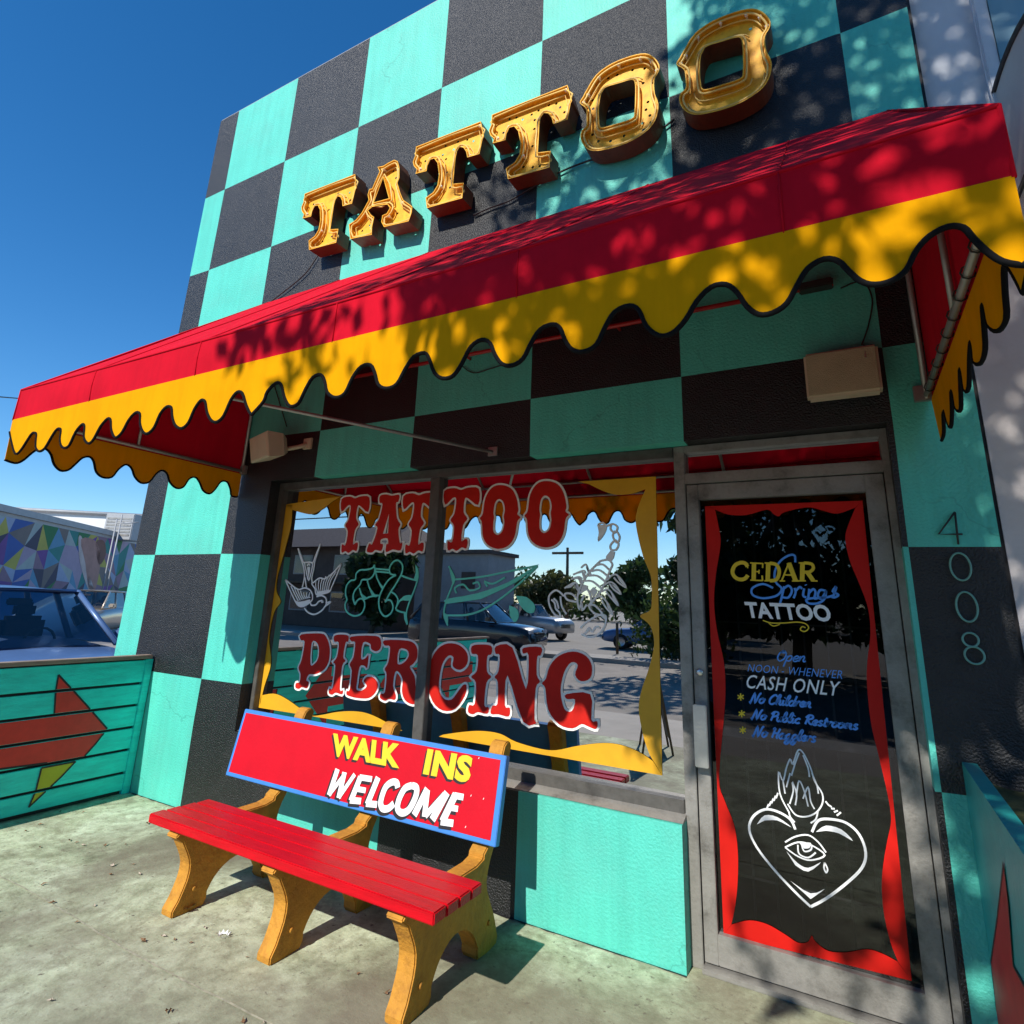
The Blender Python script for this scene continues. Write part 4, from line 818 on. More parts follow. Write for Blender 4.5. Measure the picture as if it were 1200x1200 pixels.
mb = MB(); mb.bbox(6.392, 6.712, -.115, -.03, 2.632, 2.868, .012); mb.build('cabinet', M['beige'], sp1)
mb = MB(); mb.bbox(6.402, 6.702, -.119, -.114, 2.642, 2.858, .003); mb.build('grille', mat('beige_grille', (.46, .38, .24), .6, .1, 9, .6, 260), sp1)
mb = MB(); mb.bbox(6.5, 6.6, -.03, 0, 2.70, 2.80, .004); mb.build('bracket', M['steel'], sp1)
mb = MB(); mb.bbox(6.655, 6.660, -.121, -.118, 2.80, 2.835, .001); mb.build('badge', M['alu_bright'], sp1)
sp2 = empty('wall_speaker', (2.6, -.15, 2.62), label='beige wedge loudspeaker on a bracket left of the window', cat='speaker', group='beige outdoor loudspeakers')
Mw = Matrix.Translation(Vector((2.60, -.20, 2.725))) @ Matrix.Rotation(math.radians(-18), 4, 'Z') @ Matrix.Rotation(math.radians(12), 4, 'X')
mb = MB(); r = lambda w_, h_, y: [Mw @ Vector((a * w_, y, b * h_)) for a, b in ((-1, -1), (1, -1), (1, 1), (-1, 1))]
mb.loft([r(.175, .095, -.11), r(.18, .10, -.10), r(.15, .085, .03), r(.09, .055, .08)]); mb.build('cabinet', M['beige'], sp2)
mb = MB(); mb.loft([r(.165, .088, -.114), r(.168, .09, -.109)]); mb.build('grille', M['beige'], sp2)
mb = MB(); mb.tube([(2.63, -.13, 2.72), (2.72, -.06, 2.75), (2.776, 0, 2.785)], .018); mb.bbox(2.73, 2.82, -.02, 0, 2.74, 2.83, .003); mb.build('bracket', M['beige'], sp2)
wire('cable', [onY(p, -.01) for p in ((336,500),(327,470),(318,440),(312,420))], .004, 'thin black speaker cable up the wall above the left speaker')
wire('cable', [onY(p, -.01) for p in ((540,428),(555,437),(575,432),(600,424))], .004, 'short black cable drooping on the wall under the awning')
wire('cable', [onY(p, -.01) for p in ((1010,404),(1018,380),(1022,350),(1010,330),(985,338))], .004, 'black cable looping up from the speaker above the door')

# ================================================================== PATIO FENCES
fx = 1.21
lf = empty('patio_fence', (fx, -2.5, 0), label='teal horizontal board fence with painted red and yellow arrow, left of the shop', cat='fence', group='patio fences')
zfe = zf(0, 580, 3)
bands = []
gz = [1.03] + [onX(p, fx).z for p in zfe([(460,665),(450,742),(440,820),(425,900),(405,983)])] + [.02]
for i in range(6):
    mb = MB(); mb.bbox(fx - .022, fx, -5.2, -.06, gz[i + 1] + .010, gz[i] - .010, .003); mb.build('board', M['plank_teal'], lf); bands.append((gz[i + 1] + .012, gz[i] - .012))
mb = MB(); mb.bbox(fx - .07, fx + .02, -5.25, -.02, 1.032, 1.062, .004); mb.build('top_rail', M['wood_top'], lf)
mb = MB(); mb.box(fx - .05, fx - .03, -5.2, -.06, .0, 1.03); mb.build('backing', M['ink'], lf)
for y in (-.035, -1.3, -2.6, -3.9, -5.2):
    mb = MB(); mb.bbox(fx - .09, fx + (.012 if y > -.1 else -.024), y - .03, y + .03, 0, 1.03, .004); mb.build('post', M['plank_teal'], lf)
def clip(poly, z0, z1):
    for s, zz in ((1, z0), (-1, z1)):
        o = []
        for i in range(len(poly)):
            a, b = poly[i - 1], poly[i]; fa, fb = s * (a.z - zz) >= 0, s * (b.z - zz) >= 0
            if fa != fb: t = (zz - a.z) / (b.z - a.z); o.append(a + (b - a) * t)
            if fb: o.append(b)
        poly = o
        if not poly: return []
    return poly
def fence_arrow(name, pts, m, dx=.002):
    L = [onX(p, fx) for p in zfe(pts)]; L = [Vector((fx + dx, p.y, p.z)) for p in L]; mb = MB()
    for a, b in bands:
        c = clip(L, a, b)
        if len(c) > 2: mb.poly([c])
        for i in range(len(L)):
            p, q = L[i - 1], L[i]; s = clip([p, q, q], a, b)
            if len(s) > 1 and (s[0] - s[-1]).length + (s[0] - s[1]).length > .01: mb.ribbon([s[0] + Vector((.002, 0, 0)), (s[-1] if (s[0] - s[-1]).length > (s[0] - s[1]).length else s[1]) + Vector((.002, 0, 0))], .012, (1, 0, 0), 1)
    mb.build(name, [m, M['ink']], lf)
fence_arrow('painted_arrow', [(205,632),(300,735),(376,822),(335,875),(290,925),(140,945),(-60,972),(-30,806),(190,768),(195,690)], M['arrow_red'])
fence_arrow('painted_bolt', [(145,960),(265,937),(215,990),(100,1098),(125,1040)], M['arrow_yellow'])
# more arrows further along, seen mirrored in the window
for k in range(3):
    d = Vector((0, -1.45 - 1.2 * k, 0)); L = [Vector((fx + .002, y, z)) + d for y, z in ((.0,.55),(-.35,.92),(-.35,.72),(-.95,.70),(-.95,.40),(-.35,.40),(-.35,.18))]; mb = MB()
    for a, b in bands:
        c = clip(L, a, b)
        if len(c) > 2: mb.poly([c])
    mb.build('painted_arrow', M['arrow_red'], lf)
rf = empty('patio_fence', (6.83, -1.2, 0), label='teal panel wall with red arrow shape, right of the door', cat='fence', group='patio fences')
A0, B0 = Vector((6.818, -.004, 0)), Vector((6.770, -3.0, 0))
def rw(t, z, d=0): p = A0.lerp(B0, t); return Vector((p.x - d, p.y, z))
mb = MB(); a, b = rw(0, 0), rw(1, 0)
mb.add([a, b, b + Vector((0, 0, 1.05)), a + Vector((0, 0, 1.05)), a + Vector((.05, 0, 0)), b + Vector((.05, 0, 0)), b + Vector((.05, 0, 1.05)), a + Vector((.05, 0, 1.05))], [(0, 1, 2, 3), (4, 7, 6, 5), (3, 2, 6, 7), (0, 4, 5, 1), (0, 3, 7, 4), (1, 5, 6, 2)])
mb.build('panel', M['smooth_teal'], rf)
mb = MB(); mb.grid(lambda u, v: (6.87 + .55 * u, -3 + 2.99 * v, 1.0 + .03 * math.sin(7 * u) * math.sin(11 * v)), 14, 40); mb.build('planter_top', M['turf'], rf)
mb = MB(); nrm_ = Vector((-1, .016, 0)).normalized()
def onR(p, d=.003):
    o = A0 + nrm_ * d; return onP(p, o, nrm_)
zq = zf(1040, 860, 3.53)
L = [onR(p) for p in zq([(480,535),(500,700),(520,960),(575,1060),(640,1130),(640,1330),(460,1330),(448,1120),(428,945),(455,760)])]
mb.poly([L], 0); mb.ribbon([p + nrm_ * .001 for p in L], .010, nrm_, 1, closed=True); mb.build('painted_arrow', [M['tile_red'], M['ink']], rf)

mb = MB(); JJ = random.Random(8); prev = None
for k in range(96):
    x = 1.25 + 4.43 * k / 95; a_ = JJ.uniform(.004, .016); cur = (Vector((x, -.0005, .0045)), Vector((x, -a_, .0045)))
    if prev: mb.quad(prev[0], prev[1], cur[1], cur[0])
    prev = cur
mb.build('wall_joint', M['ink'], shop)
mb = MB(); prev = None
for k in range(80):
    x = 1.24 + 5.3 * k / 79; y = -1.22 + .012 * math.sin(x * 3.1) + JJ.uniform(-.003, .003); h_ = JJ.uniform(.0025, .006); cur = (Vector((x, y - h_, .004)), Vector((x, y + h_, .004)))
    if prev: mb.quad(prev[0], prev[1], cur[1], cur[0])
    prev = cur
setp(mb.build('patio_joint', mat('joint_grit', (.36, .35, .26), .95, .4, 25), None), kind='structure')
# ================================================================== LITTER
def leaf(p, s, rz, m, label):
    mb = MB(); o = []
    for k in range(10):
        a = 2 * math.pi * k / 10; r_ = s * (1 if k % 2 == 0 else .5) * (1.5 if k in (0, 5) else .8)
        o.append(Vector((r_ * math.cos(a), r_ * math.sin(a) * .7, .25 * s * math.sin(2 * a + rz) + .3 * s)))
    mb.add(o + [Vector((0, 0, .08 * s))], [(i, (i + 1) % 10, 10) for i in range(10)])
    ob = mb.build('dry_leaf', M[m], None, label=label, cat='leaf', group='dry leaves scattered on the patio'); ob.location = (p.x, p.y, .004); ob.rotation_euler = (0, 0, rz)
for i, (p, s) in enumerate([((130,1016),.028),((48,1038),.02),((62,1059),.018),((45,967),.02),((98,992),.018),((122,992),.022),((155,1014),.012),((168,1105),.022),((190,1098),.016),((204,1103),.012),((222,1106),.012),((88,1082),.014),((110,1063),.014),((30,975),.014),((418,1143),.014),((452,1166),.018),((60,1174),.014),((200,1185),.012),((130,1026),.014),((70,952),.016),((240,1088),.013)]):
    leaf(onZ(p, 0), s, random.uniform(0, 6), 'dry' if i % 4 else 'drypale', 'small dry curled leaf lying on the patio')
LR = random.Random(31)
for i in range(46):
    p = Vector((LR.uniform(1.3, 5.6), LR.uniform(-2.6, -.05) if i % 3 else LR.uniform(-.12, -.03), 0)) if i > 14 else Vector((LR.uniform(1.25, 2.4), LR.uniform(-1.6, -.05), 0))
    leaf(p, LR.uniform(.008, .02), LR.uniform(0, 6), 'dry' if i % 5 else 'drypale', 'small dry curled leaf lying on the patio')
mb = MB(); p = onZ((262,1098), 0)
for k in range(9):
    a = k * .7; mb.add([p + Vector((.02 * math.cos(a), .016 * math.sin(a), .004)), p + Vector((.035 * math.cos(a + .4), .03 * math.sin(a + .4), .018)), p + Vector((.03 * math.cos(a + .8), .02 * math.sin(a + .8), .006))], [(0, 1, 2)])
mb.build('paper_scrap', M['sign_white'], None, label='crumpled white paper scrap lying before the middle bench support', cat='litter')
p = onZ((213,1068), 0); mb = MB(); mb.tube(cat([p + Vector((-.06, .05, .08)), p + Vector((-.03, .02, .05)), p + Vector((0, 0, .015)), p + Vector((.03, -.01, .01))], False, 4), .006, 6)
for k in range(7):
    a = k * .9; q_ = p + Vector((.03 * math.cos(a), .03 * math.sin(a), .012)); mb.add([q_, q_ + Vector((.03, .012, .02)), q_ + Vector((.012, .034, .008))], [(0, 1, 2)])
mb.build('fallen_twig', M['dry'], None, label='dry twig with curled leaves against the left bench support', cat='twig')
# ================================================================== NEIGHBOURS
nb = empty('neighbour_building', (9, .05, 0), label='pinkish white plastered building adjoining the shop on the right', cat='building')
mb = MB(); mb.box(7.085, 14, .03, 12, -.2, 3.95); mb.build('lower_wall', M['plaster'], nb)
mb = MB(); mb.box(7.085, 14, .06, 12, 3.95, 8.2); mb.build('upper_wall', M['plaster2'], nb)
mb = MB(); mb.box(7.064, 7.086, .04, .3, -.2, 6.9); mb.build('expansion_joint', M['ink'], nb)
mb = MB(); mb.bbox(7.34, 7.40, .02, .06, 3.96, 8.2, .01); mb.build('wall_seam', M['plaster2'], nb)
mb = MB(); mb.box(7.41, 13.9, .045, .058, 3.97, 8.15); mb.build('blue_panel', M['blue_panel'], nb)  # flat grey-blue sheet over the upper wall, right of the seam
ba = empty('barrel_awning', (8.3, 0, 3.6), label='grey rounded awning on the white neighbouring building at the right edge', cat='awning')
mb = MB(); X0 = 7.36; arc = [Vector((X0, .03 - .95 * math.sin(a), 3.56 + .62 * math.cos(a))) for a in np.linspace(0, math.pi / 2, 14)]
mb.grid(lambda u, v: (X0 + 2.4 * u, .03 - .95 * math.sin(v * math.pi / 2), 3.56 + .62 * math.cos(v * math.pi / 2)), 4, 14); mb.build('cover', M['grey_cloth'], ba)
mb = MB(); mb.poly([arc + [Vector((X0, .03, 3.56))]]); mb.build('end_panel', M['grey_cloth'], ba)
mb = MB(); mb.tube(arc, .016, 6); mb.tube([(X0, .03, 3.56), (X0, -.92, 3.56)], .012, 6); mb.build('piping', M['ink'], ba)

# --- left background: mural wall and white building
Am, Bm = Vector((-15.5, .2, 0)), Vector((-31, 18.8, 0))
mu = empty('mural_building', tuple((Am + Bm) / 2), label='long low wall painted with a mural of coloured triangles, behind the parked cars', cat='building')
du = (Bm - Am); nw = Vector((du.y, -du.x, 0)).normalized()
if nw.dot(CAMPOS - Am) < 0: nw = -nw
mb = MB(); V = lambda t, z, d=0: Am + du * t + nw * d + Vector((0, 0, z))
mb.add([V(0, -.2), V(1, -.2), V(1, 4.3), V(0, 4.3), V(0, -.2, -6), V(1, -.2, -6), V(1, 4.3, -6), V(0, 4.3, -6)], [(0, 1, 2, 3), (4, 7, 6, 5), (3, 2, 6, 7), (0, 3, 7, 4), (1, 5, 6, 2)]); mb.build('wall', M['greymetal'], mu)
pal = [(.03, .10, .35), (.10, .28, .42), (.32, .38, .52), (.02, .22, .20), (.16, .06, .26), (.26, .16, .22), (.45, .40, .08), (.05, .05, .09), (.38, .30, .40), (.02, .18, .06), (.18, .15, .14), (.36, .42, .40)]
pm = [mat('mural_paint', c, .7, .1, 2) for c in pal]; sk = [mat('mural_skin_paint', c, .7, .2, 1.2) for c in ((.42, .22, .18), (.20, .09, .07), (.55, .45, .42))]
mb = MB(); nu_, nv_ = 26, 5; R_ = random.Random(4)
gp = [[(max(0, min(1, (i + (R_.uniform(-.33, .33) if 0 < i < nu_ else 0)) / nu_)), -.1 + 4.15 * (j + (R_.uniform(-.33, .33) if 0 < j < nv_ else 0)) / nv_) for j in range(nv_ + 1)] for i in range(nu_ + 1)]
for i in range(nu_):
    for j in range(nv_):
        q = [gp[i][j], gp[i + 1][j], gp[i + 1][j + 1], gp[i][j + 1]]
        tr_ = ((0, 1, 2), (0, 2, 3)) if R_.random() < .5 else ((0, 1, 3), (1, 2, 3))
        for t_ in tr_: mb.add([V(q[k][0], q[k][1], .012) for k in t_], [(0, 1, 2)], R_.randrange(12))
tq = lambda u, v: onP((u, v), Am + nw * .02, nw)
for P, mi in (([(95,632),(112,634),(118,655),(112,690),(104,690),(100,660)], 12), ([(112,636),(122,634),(124,650),(116,662)], 13), ([(92,630),(97,632),(101,662),(110,690),(104,692),(94,660)], 14)):
    mb.poly([cat([tq(*p) for p in P], True, 3)], mi)
mb.build('mural', pm + sk, mu)
mb = MB(); mb.add([V(0, 4.2, .10), V(1, 4.2, .10), V(1, 4.45, .10), V(0, 4.45, .10), V(0, 4.2, -.3), V(1, 4.2, -.3), V(1, 4.45, -.3), V(0, 4.45, -.3)], [(0, 1, 2, 3), (4, 7, 6, 5), (3, 2, 6, 7), (0, 4, 5, 1), (0, 3, 7, 4), (1, 5, 6, 2)]); mb.build('coping', M['greymetal'], mu)
wb = empty('white_building', (-42, 20, 0), label='plain white flat-roofed building rising behind the mural wall', cat='building')
P1, P2 = Vector((-47, 11.5, 0)), Vector((-33, 22, 0)); bk = Vector((-6, 8, 0))
mb = MB(); z = lambda p, h: p + Vector((0, 0, h)); mb.add([z(P1, -.2), z(P2, -.2), z(P2, 6.5), z(P1, 6.5), z(P1 + bk, -.2), z(P2 + bk, -.2), z(P2 + bk, 6.5), z(P1 + bk, 6.5)], [(0, 1, 2, 3), (4, 7, 6, 5), (3, 2, 6, 7), (0, 3, 7, 4), (1, 5, 6, 2)]); mb.build('wall', M['whitewall'], wb)
mb = MB(); dq = (P2 - P1); nq = Vector((dq.y, -dq.x, 0)).normalized(); mb.tube([z(P1 + nq * .2, 6.5), z(P2 + nq * .2, 6.5)], .12, 4); mb.build('roof_edge', M['greymetal'], wb)
ac = empty('rooftop_unit', tuple(V(.78, 4.45, -1)), label='grey air conditioning unit on the mural wall roof beside the shop corner', cat='air conditioner')
c = (C0 := CAMPOS + ray(146, 617) * 31.5); mb = MB(); Mr = Matrix.Translation(c) @ Matrix.Rotation(.5, 4, 'Z'); mb.bbox(-.75, .75, -.5, .5, -.75, .62, .03, 0, Mr); mb.build('cabinet', M['greymetal'], ac)
mb = MB(); Mr2 = Mr
for k in range(6): mb.bbox(-.65, .65, -.52, -.495, -.55 + .17 * k, -.45 + .17 * k, .005, 0, Mr2)
mb.build('louvre', M['alu'], ac)
for k, (u, v, rr) in enumerate([(128, 652, 0), (134, 648, 0)]):
    p = CAMPOS + ray(u, v) * 26; mb = MB(); mb.tube([Vector((p.x, p.y, -.1)), Vector((p.x, p.y, 4.6 + .2 * k))], .03, 8); mb.tube([Vector((p.x, p.y, 4.4)), Vector((p.x + .5, p.y + .5, 4.5))], .03, 6)
    mb.build('lamp_post', M['greymetal'], None, label=['thin pale metal pole nearer the mural face', 'thin pale metal pole nearest the shop corner, behind the cars'][k], cat='pole')

# ================================================================== CARS
def car(name, loc, rz, paint, label, kind='suv', L=4.5, Wd=1.84, H=1.66, lift=0):
    t = empty(name, loc, rz, label=label, cat='truck' if kind == 'pickup' else 'car')
    h = Wd / 2; B = lambda mb, n, m, p=t: mb.build(n, m, p, world=False)
    hood, belt = .60 * H, .64 * H; xf, xr = L / 2, -L / 2
    if kind == 'pickup': st = [(xr, .5, .62 * H, .93), (xr + .05, .45, .64 * H, .98), (xr + 1.7, .4, .64 * H, 1), (0, .35, .65 * H, 1), (xf - 1.3, .35, .63 * H, 1), (xf - .25, .38, .60 * H, .97), (xf - .02, .42, .52 * H, .90)]; cab = (-.75, -.55, .55, 1.0)
    else: st = [(xr, .42, .55 * H, .86), (xr + .08, .36, .62 * H, .95), (xr + .6, .3, belt, 1), (0, .28, belt, 1), (xf - 1.35, .28, hood + .02, 1), (xf - .5, .3, hood - .05, .97), (xf - .12, .34, hood - .14, .90), (xf, .40, .42 * H, .80)]; cab = (xr + .12, xr + .55, xf - 2.05, xf - 1.3)
    rings = []
    for x, zb, ztp, wk in st:
        w_ = h * wk; rings.append([Vector(p) for p in ((x, -w_ * .92, zb), (x, -w_, zb + .14), (x, -w_, ztp - .22), (x, -w_ * .95, ztp - .05), (x, -w_ * .78, ztp), (x, 0, ztp + .03), (x, w_ * .78, ztp), (x, w_ * .95, ztp - .05), (x, w_, ztp - .22), (x, w_, zb + .14), (x, w_ * .92, zb))])
    mb = MB(); mb.loft(rings, 0, True, True); body = B(mb, 'body', paint)
    c0, c1, c2, c3 = cab; zb = belt - .02; zt = H
    def ring(x0, x1, s0, s1):  # quad ring at base / top
        return
    bw, tw = h * .90, h * .70
    base = [Vector((c0, -bw, zb)), Vector((c0, bw, zb)), Vector((c3, bw * .96, zb)), Vector((c3, -bw * .96, zb))]
    topq = [Vector((c1, -tw, zt - .06)), Vector((c1, tw, zt - .06)), Vector((c2, tw, zt - .05)), Vector((c2, -tw, zt - .05))]
    names = ['rear_window', 'side_window', 'windscreen', 'side_window']
    for i in range(4):
        j = (i + 1) % 4; mb = MB(); mb.grid(lambda u, v: (base[i].lerp(base[j], u)).lerp(topq[i].lerp(topq[j], u), v) + Vector((.05 * math.sin(math.pi * u) * (1 if i == 2 else 0), 0, 0)), 8, 4); B(mb, names[i], M['carglass'])
    mb = MB(); mb.grid(lambda u, v: (c1 - .04 + (c2 - c1 + .10) * u, (-tw - .02) + 2 * (tw + .02) * v, zt - .055 + .055 * (1 - (2 * v - 1) ** 2) * (1 - .5 * (2 * u - 1) ** 4)), 10, 10); B(mb, 'roof', paint)
    mb = MB()
    for i in range(4): mb.tube([base[i], topq[i]], .035 if i > 1 else .06, 6)
    for s in (0, 1):
        a, b = base[0 if s == 0 else 1], base[3 if s == 0 else 2]; ta, tb = topq[0 if s == 0 else 1], topq[3 if s == 0 else 2]
        for q in ((.38, .40), (.68, .75)) if kind != 'pickup' else ((.5, .5),): mb.tube([a.lerp(b, q[0]), ta.lerp(tb, q[1])], .035, 6)
        mb.tube([ta, tb], .03, 6)
    mb.tube([topq[2], topq[3]], .03, 6); B(mb, 'pillar', paint)
    mb = MB()
    for s in (-1, 1): mb.bbox(c2 - .55, c2 - .40, s * .36 - .24, s * .36 + .24, .55, H - .36, .05); mb.bbox(c2 - .54, c2 - .44, s * .36 - .12, s * .36 + .12, H - .38, H - .20, .04)
    mb.bbox(c2 + .1, c3 - .05, -bw * .85, bw * .85, zb - .18, zb - .02, .04); mb.tube([(c2 - .02, .36 + .17 * math.cos(a), zb - .02 + .17 * math.sin(a)) for a in np.linspace(0, 6.28, 16)], .015, 6)
    B(mb, 'seat', M['cabin'])
    mb = MB(); mb.bbox(c2 + .10, c2 + .13, -.13, .13, H - .22, H - .14, .015); B(mb, 'rear_view_mirror', M['cabin'])
    for xw in (xr + .85, xf - .9):
        for s in (-1, 1):
            R_ = Matrix.Translation((xw, s * (h - .10), .34)) @ Matrix.Rotation(math.pi / 2, 4, 'X')
            mb = MB(); mb.lathe([(.20, -.11), (.32, -.11), (.345, -.08), (.345, .08), (.32, .11), (.20, .11)], 24, 0, R_); wh = B(mb, 'wheel', M['tyre'])
            mb = MB(); mb.lathe([(0, -.09), (.07, -.10), (.20, -.095), (.215, -.11), (.215, .11), (.20, .095), (.07, .10), (0, .09)], 20, 0, R_); B(mb, 'rim', M['rim'], wh)
    for s in (-1, 1):
        mb = MB(); mb.bbox(xf - .22, xf - .035, s * h * .66 - .16, s * h * .66 + .16, .44 * H, .51 * H, .02); B(mb, 'headlight', M['lamp'])
        mb = MB(); mb.bbox(c3 - .30, c3 - .12, s * (h + .08) - .09, s * (h + .08) + .09, zb + .02, zb + .16, .03); B(mb, 'wing_mirror', paint)
    mb = MB()
    for k in range(4): mb.bbox(xf - .06, xf + .012, -h * .42, h * .42, .36 * H + .05 * k, .36 * H + .03 + .05 * k, .005)
    B(mb, 'grille', M['cable'])
    return t
car('parked_car', (-2.15, .15, -.10), .06, M['carblue'], 'blue car parked just beyond the teal board fence', L=4.5, Wd=1.86, H=1.69)
pt = CAMPOS + ray(108, 700) * 21
car('parked_car', (pt.x, pt.y, -.10), math.radians(-48), M['cartan'], 'tan car parked before the mural wall, beyond the blue car', L=4.7, H=1.62)
car('parked_car', (-5.4, -15.4, -.16), math.radians(-4), M['cardark'], 'dark car parked across the street, mirrored in the shop window', L=4.9, H=1.78)
car('pickup_truck', (-9.5, -27, -.22), math.radians(10), M['carsilver'], 'silver pickup truck in the far lot, mirrored in the window', 'pickup', L=5.4, Wd=1.95, H=1.85)
car('parked_car', (-1.6, -24.5, -.22), math.radians(172), M['carblue'], 'blue car under the far trees, mirrored in the window', L=4.4, H=1.5)

# ================================================================== TREES
def leaves(pts, s, R_):
    n = len(pts); P = np.asarray(pts); a = R_.normal(size=(n, 3)); a /= np.linalg.norm(a, axis=1)[:, None]; b = R_.normal(size=(n, 3)); b -= (a * b).sum(1)[:, None] * a; b /= np.linalg.norm(b, axis=1)[:, None]
    sz = s * R_.uniform(.6, 1.3, n)[:, None]; a *= sz; b *= sz * .5
    v = np.stack([P - a, P + b * .9 - a * .1, P + a, P - b * .9 - a * .1], 1).reshape(-1, 3)
    return v
def leaf_object(name, v, m, parent):
    n = len(v) // 4; me = bpy.data.meshes.new(name); me.vertices.add(len(v)); me.vertices.foreach_set('co', v.astype(np.float32).ravel()); me.loops.add(len(v)); me.loops.foreach_set('vertex_index', np.arange(len(v), dtype=np.int32)); me.polygons.add(n); me.polygons.foreach_set('loop_start', np.arange(0, 4 * n, 4, dtype=np.int32)); me.update(calc_edges=True); me.materials.append(m)
    o = bpy.data.objects.new(name, me); COL.objects.link(o); o.parent = parent; me.transform(parent.matrix_basis.inverted()); return o
def trunk(mb, base, topc, r, blobs):
    P = cat([base, base.lerp(topc, .35) + Vector((.15, -.1, 0)), base.lerp(topc, .7) + Vector((-.1, .1, 0)), topc], False, 4); mb.tube(P, r, 10, r1=r * .35)
    for bpos in blobs:
        k = P[int(len(P) * random.uniform(.45, .8))]; mb.tube(cat([k, k.lerp(bpos, .5) + Vector((0, 0, .25)), bpos], False, 4), r * .35, 6, r1=r * .08)
def tree(loc, h, rad, n, label, m='leaf_dark', s=.30, seed=0, low=.3):
    R_ = np.random.default_rng(seed); random.seed(seed)
    t = empty('tree', loc, label=label, cat='tree', group='trees across the street'); b = Vector(loc); blobs = []
    for k in range(9):
        a = k * 2.4; rr = rad * .62 * math.sqrt(R_.uniform(.1, 1)); blobs.append(Vector((b.x + rr * math.cos(a), b.y + rr * math.sin(a), b.z + h * R_.uniform(low, .86))))
    pts = []
    for q in blobs:
        d = R_.normal(size=(n // 9, 3)); d /= np.linalg.norm(d, axis=1)[:, None]; d *= (R_.uniform(0, 1, n // 9) ** .45)[:, None] * rad * R_.uniform(.38, .55); d[:, 2] *= .8; pts.append(d + np.array(q))
    P = np.concatenate(pts); P = P[P[:, 2] > b.z + h * .12]
    mb = MB(); trunk(mb, b, b + Vector((0, 0, h * .8)), .05 * h ** .8, blobs); mb.build('trunk', M['bark'], t); leaf_object('crown', leaves(P, s, R_), M[m], t)
for i, (x, y, h, r, lab, m) in enumerate([(.6, -29, 7.4, 3.0, 'dark leafy tree right of the utility pole, mirrored in the window', 'leaf_dark'), (5, -17.6, 9.5, 4.5, 'tall dark tree opposite the door, mirrored in the glass', 'leaf_dark'), (-7.5, -40, 5.6, 2.8, 'round green tree behind the silver pickup, mirrored in the window', 'leaf'), (-17.5, -46, 5.2, 3.0, 'olive tree nearest the dark flats, mirrored in the window', 'leaf_olive'),
     (10.5, -17.4, 9.8, 4.6, 'broad dark tree mirrored at the right edge of the door glass', 'leaf_dark'), (-15, -20.5, 4.6, 2.0, 'small street tree before the dark flats, mirrored in the left pane', 'leaf_dark'), (-1, -42, 7.5, 3.4, 'pale green tree far behind the lot, mirrored in the window', 'leaf')]):
    tree((x, y, -.22), h, r, 5200 if h > 8 else 4200, lab, m, .26, 20 + i, .12 if h > 8 else .25)
R_ = np.random.default_rng(77); wd = empty('woods', (-12, -75, -.2), kind='stuff'); wd['label'] = 'low dark line of woods far beyond the parking lot, mirrored in the window'; wd['category'] = 'woods'
P = np.stack([R_.uniform(-75, 45, 9000), R_.uniform(-80, -70, 9000), R_.uniform(0, 1, 9000)], 1); P[:, 2] = (P[:, 2] ** .8) * (4.6 + 1.5 * np.sin(P[:, 0] * .31) + 1.0 * np.sin(P[:, 0] * .9 + 2)); leaf_object('foliage', leaves(P, .55, R_), M['leaf'], wd)
# shrub bed at the kerb
R_ = np.random.default_rng(5); bs = empty('shrub', (.9, -19, -.2), label='leafy roadside shrub, mirrored beside the yellow window border', cat='shrub')
P = R_.normal(size=(2600, 3)) * np.array([.75, .6, .55]) + np.array([.9, -19, .75]); P = P[P[:, 2] > -.1]; leaf_object('foliage', leaves(P, .13, R_), M['leaf'], bs)
mb = MB()
for k in range(6): mb.tube([(.9 + .1 * math.cos(k), -19 + .1 * math.sin(k), -.2), (.9 + .5 * math.cos(k), -19 + .5 * math.sin(k), 1.0)], .02, 5)
mb.build('stem', M['bark'], bs)
# the shade tree over the pavement: throws the dappled shade on the right half of the front
st = empty('shade_tree', (9.6, -5.5, -.05), label='tall street tree whose leaves dapple the right half of the shop front', cat='tree')
R_ = np.random.default_rng(11); cl = []
def shade(u, w_):
    if u < 4.15 or u > 11: return 0
    if u > 6.55: return .95 if -.6 < w_ < 8 else 0
    top_ = 4.75 if u < 5.75 else 4.75 + min(1, (u - 5.75) / .45) * 2.6
    lo = 1.15 if u < 5.85 else -.1
    if w_ > top_ or w_ < lo: return 0
    d = .62 if w_ > 3.9 and u < 5.75 else (.70 if u < 5.75 else .92)
    if u < 4.6: d *= .6 + .4 * (u - 4.15) / .45
    if u < 5.75 and w_ > 4.2: d *= .75
    if lo < w_ < .95: d *= .28
    return d
while len(cl) < 3000:
    y = R_.uniform(-6.6, -4.1); u = R_.uniform(3.8, 11); w_ = R_.uniform(-.6, 8)
    x = u - .075 * (-y) * 1.0; z_ = w_ + .77 * (-y)
    e = ((x - 7.6) / 4.6) ** 2 + ((y + 5.35) / 1.6) ** 2 + ((z_ - 7.6) / 5.2) ** 2
    if e < 1 and R_.random() < shade(u, w_): cl.append((x, y, z_))
pts = []
for c in cl:
    k = R_.integers(5, 13); pts.append(np.array(c) + R_.normal(size=(k, 3)) * .10)
P = np.concatenate(pts); leaf_object('crown', leaves(P, .085, R_), M['leaf'], st)
mb = MB(); random.seed(3); tb = Vector((9.6, -5.5, -.05)); lim = [Vector(cl[i]) for i in range(0, 2600, 64)]
Pt = cat([tb, tb + Vector((-.1, .1, 2.5)), tb + Vector((-.5, .1, 5)), tb + Vector((-1.2, -.1, 7)), tb + Vector((-1.6, 0, 9.5))], False, 5); mb.tube(Pt, .24, 12, r1=.06)
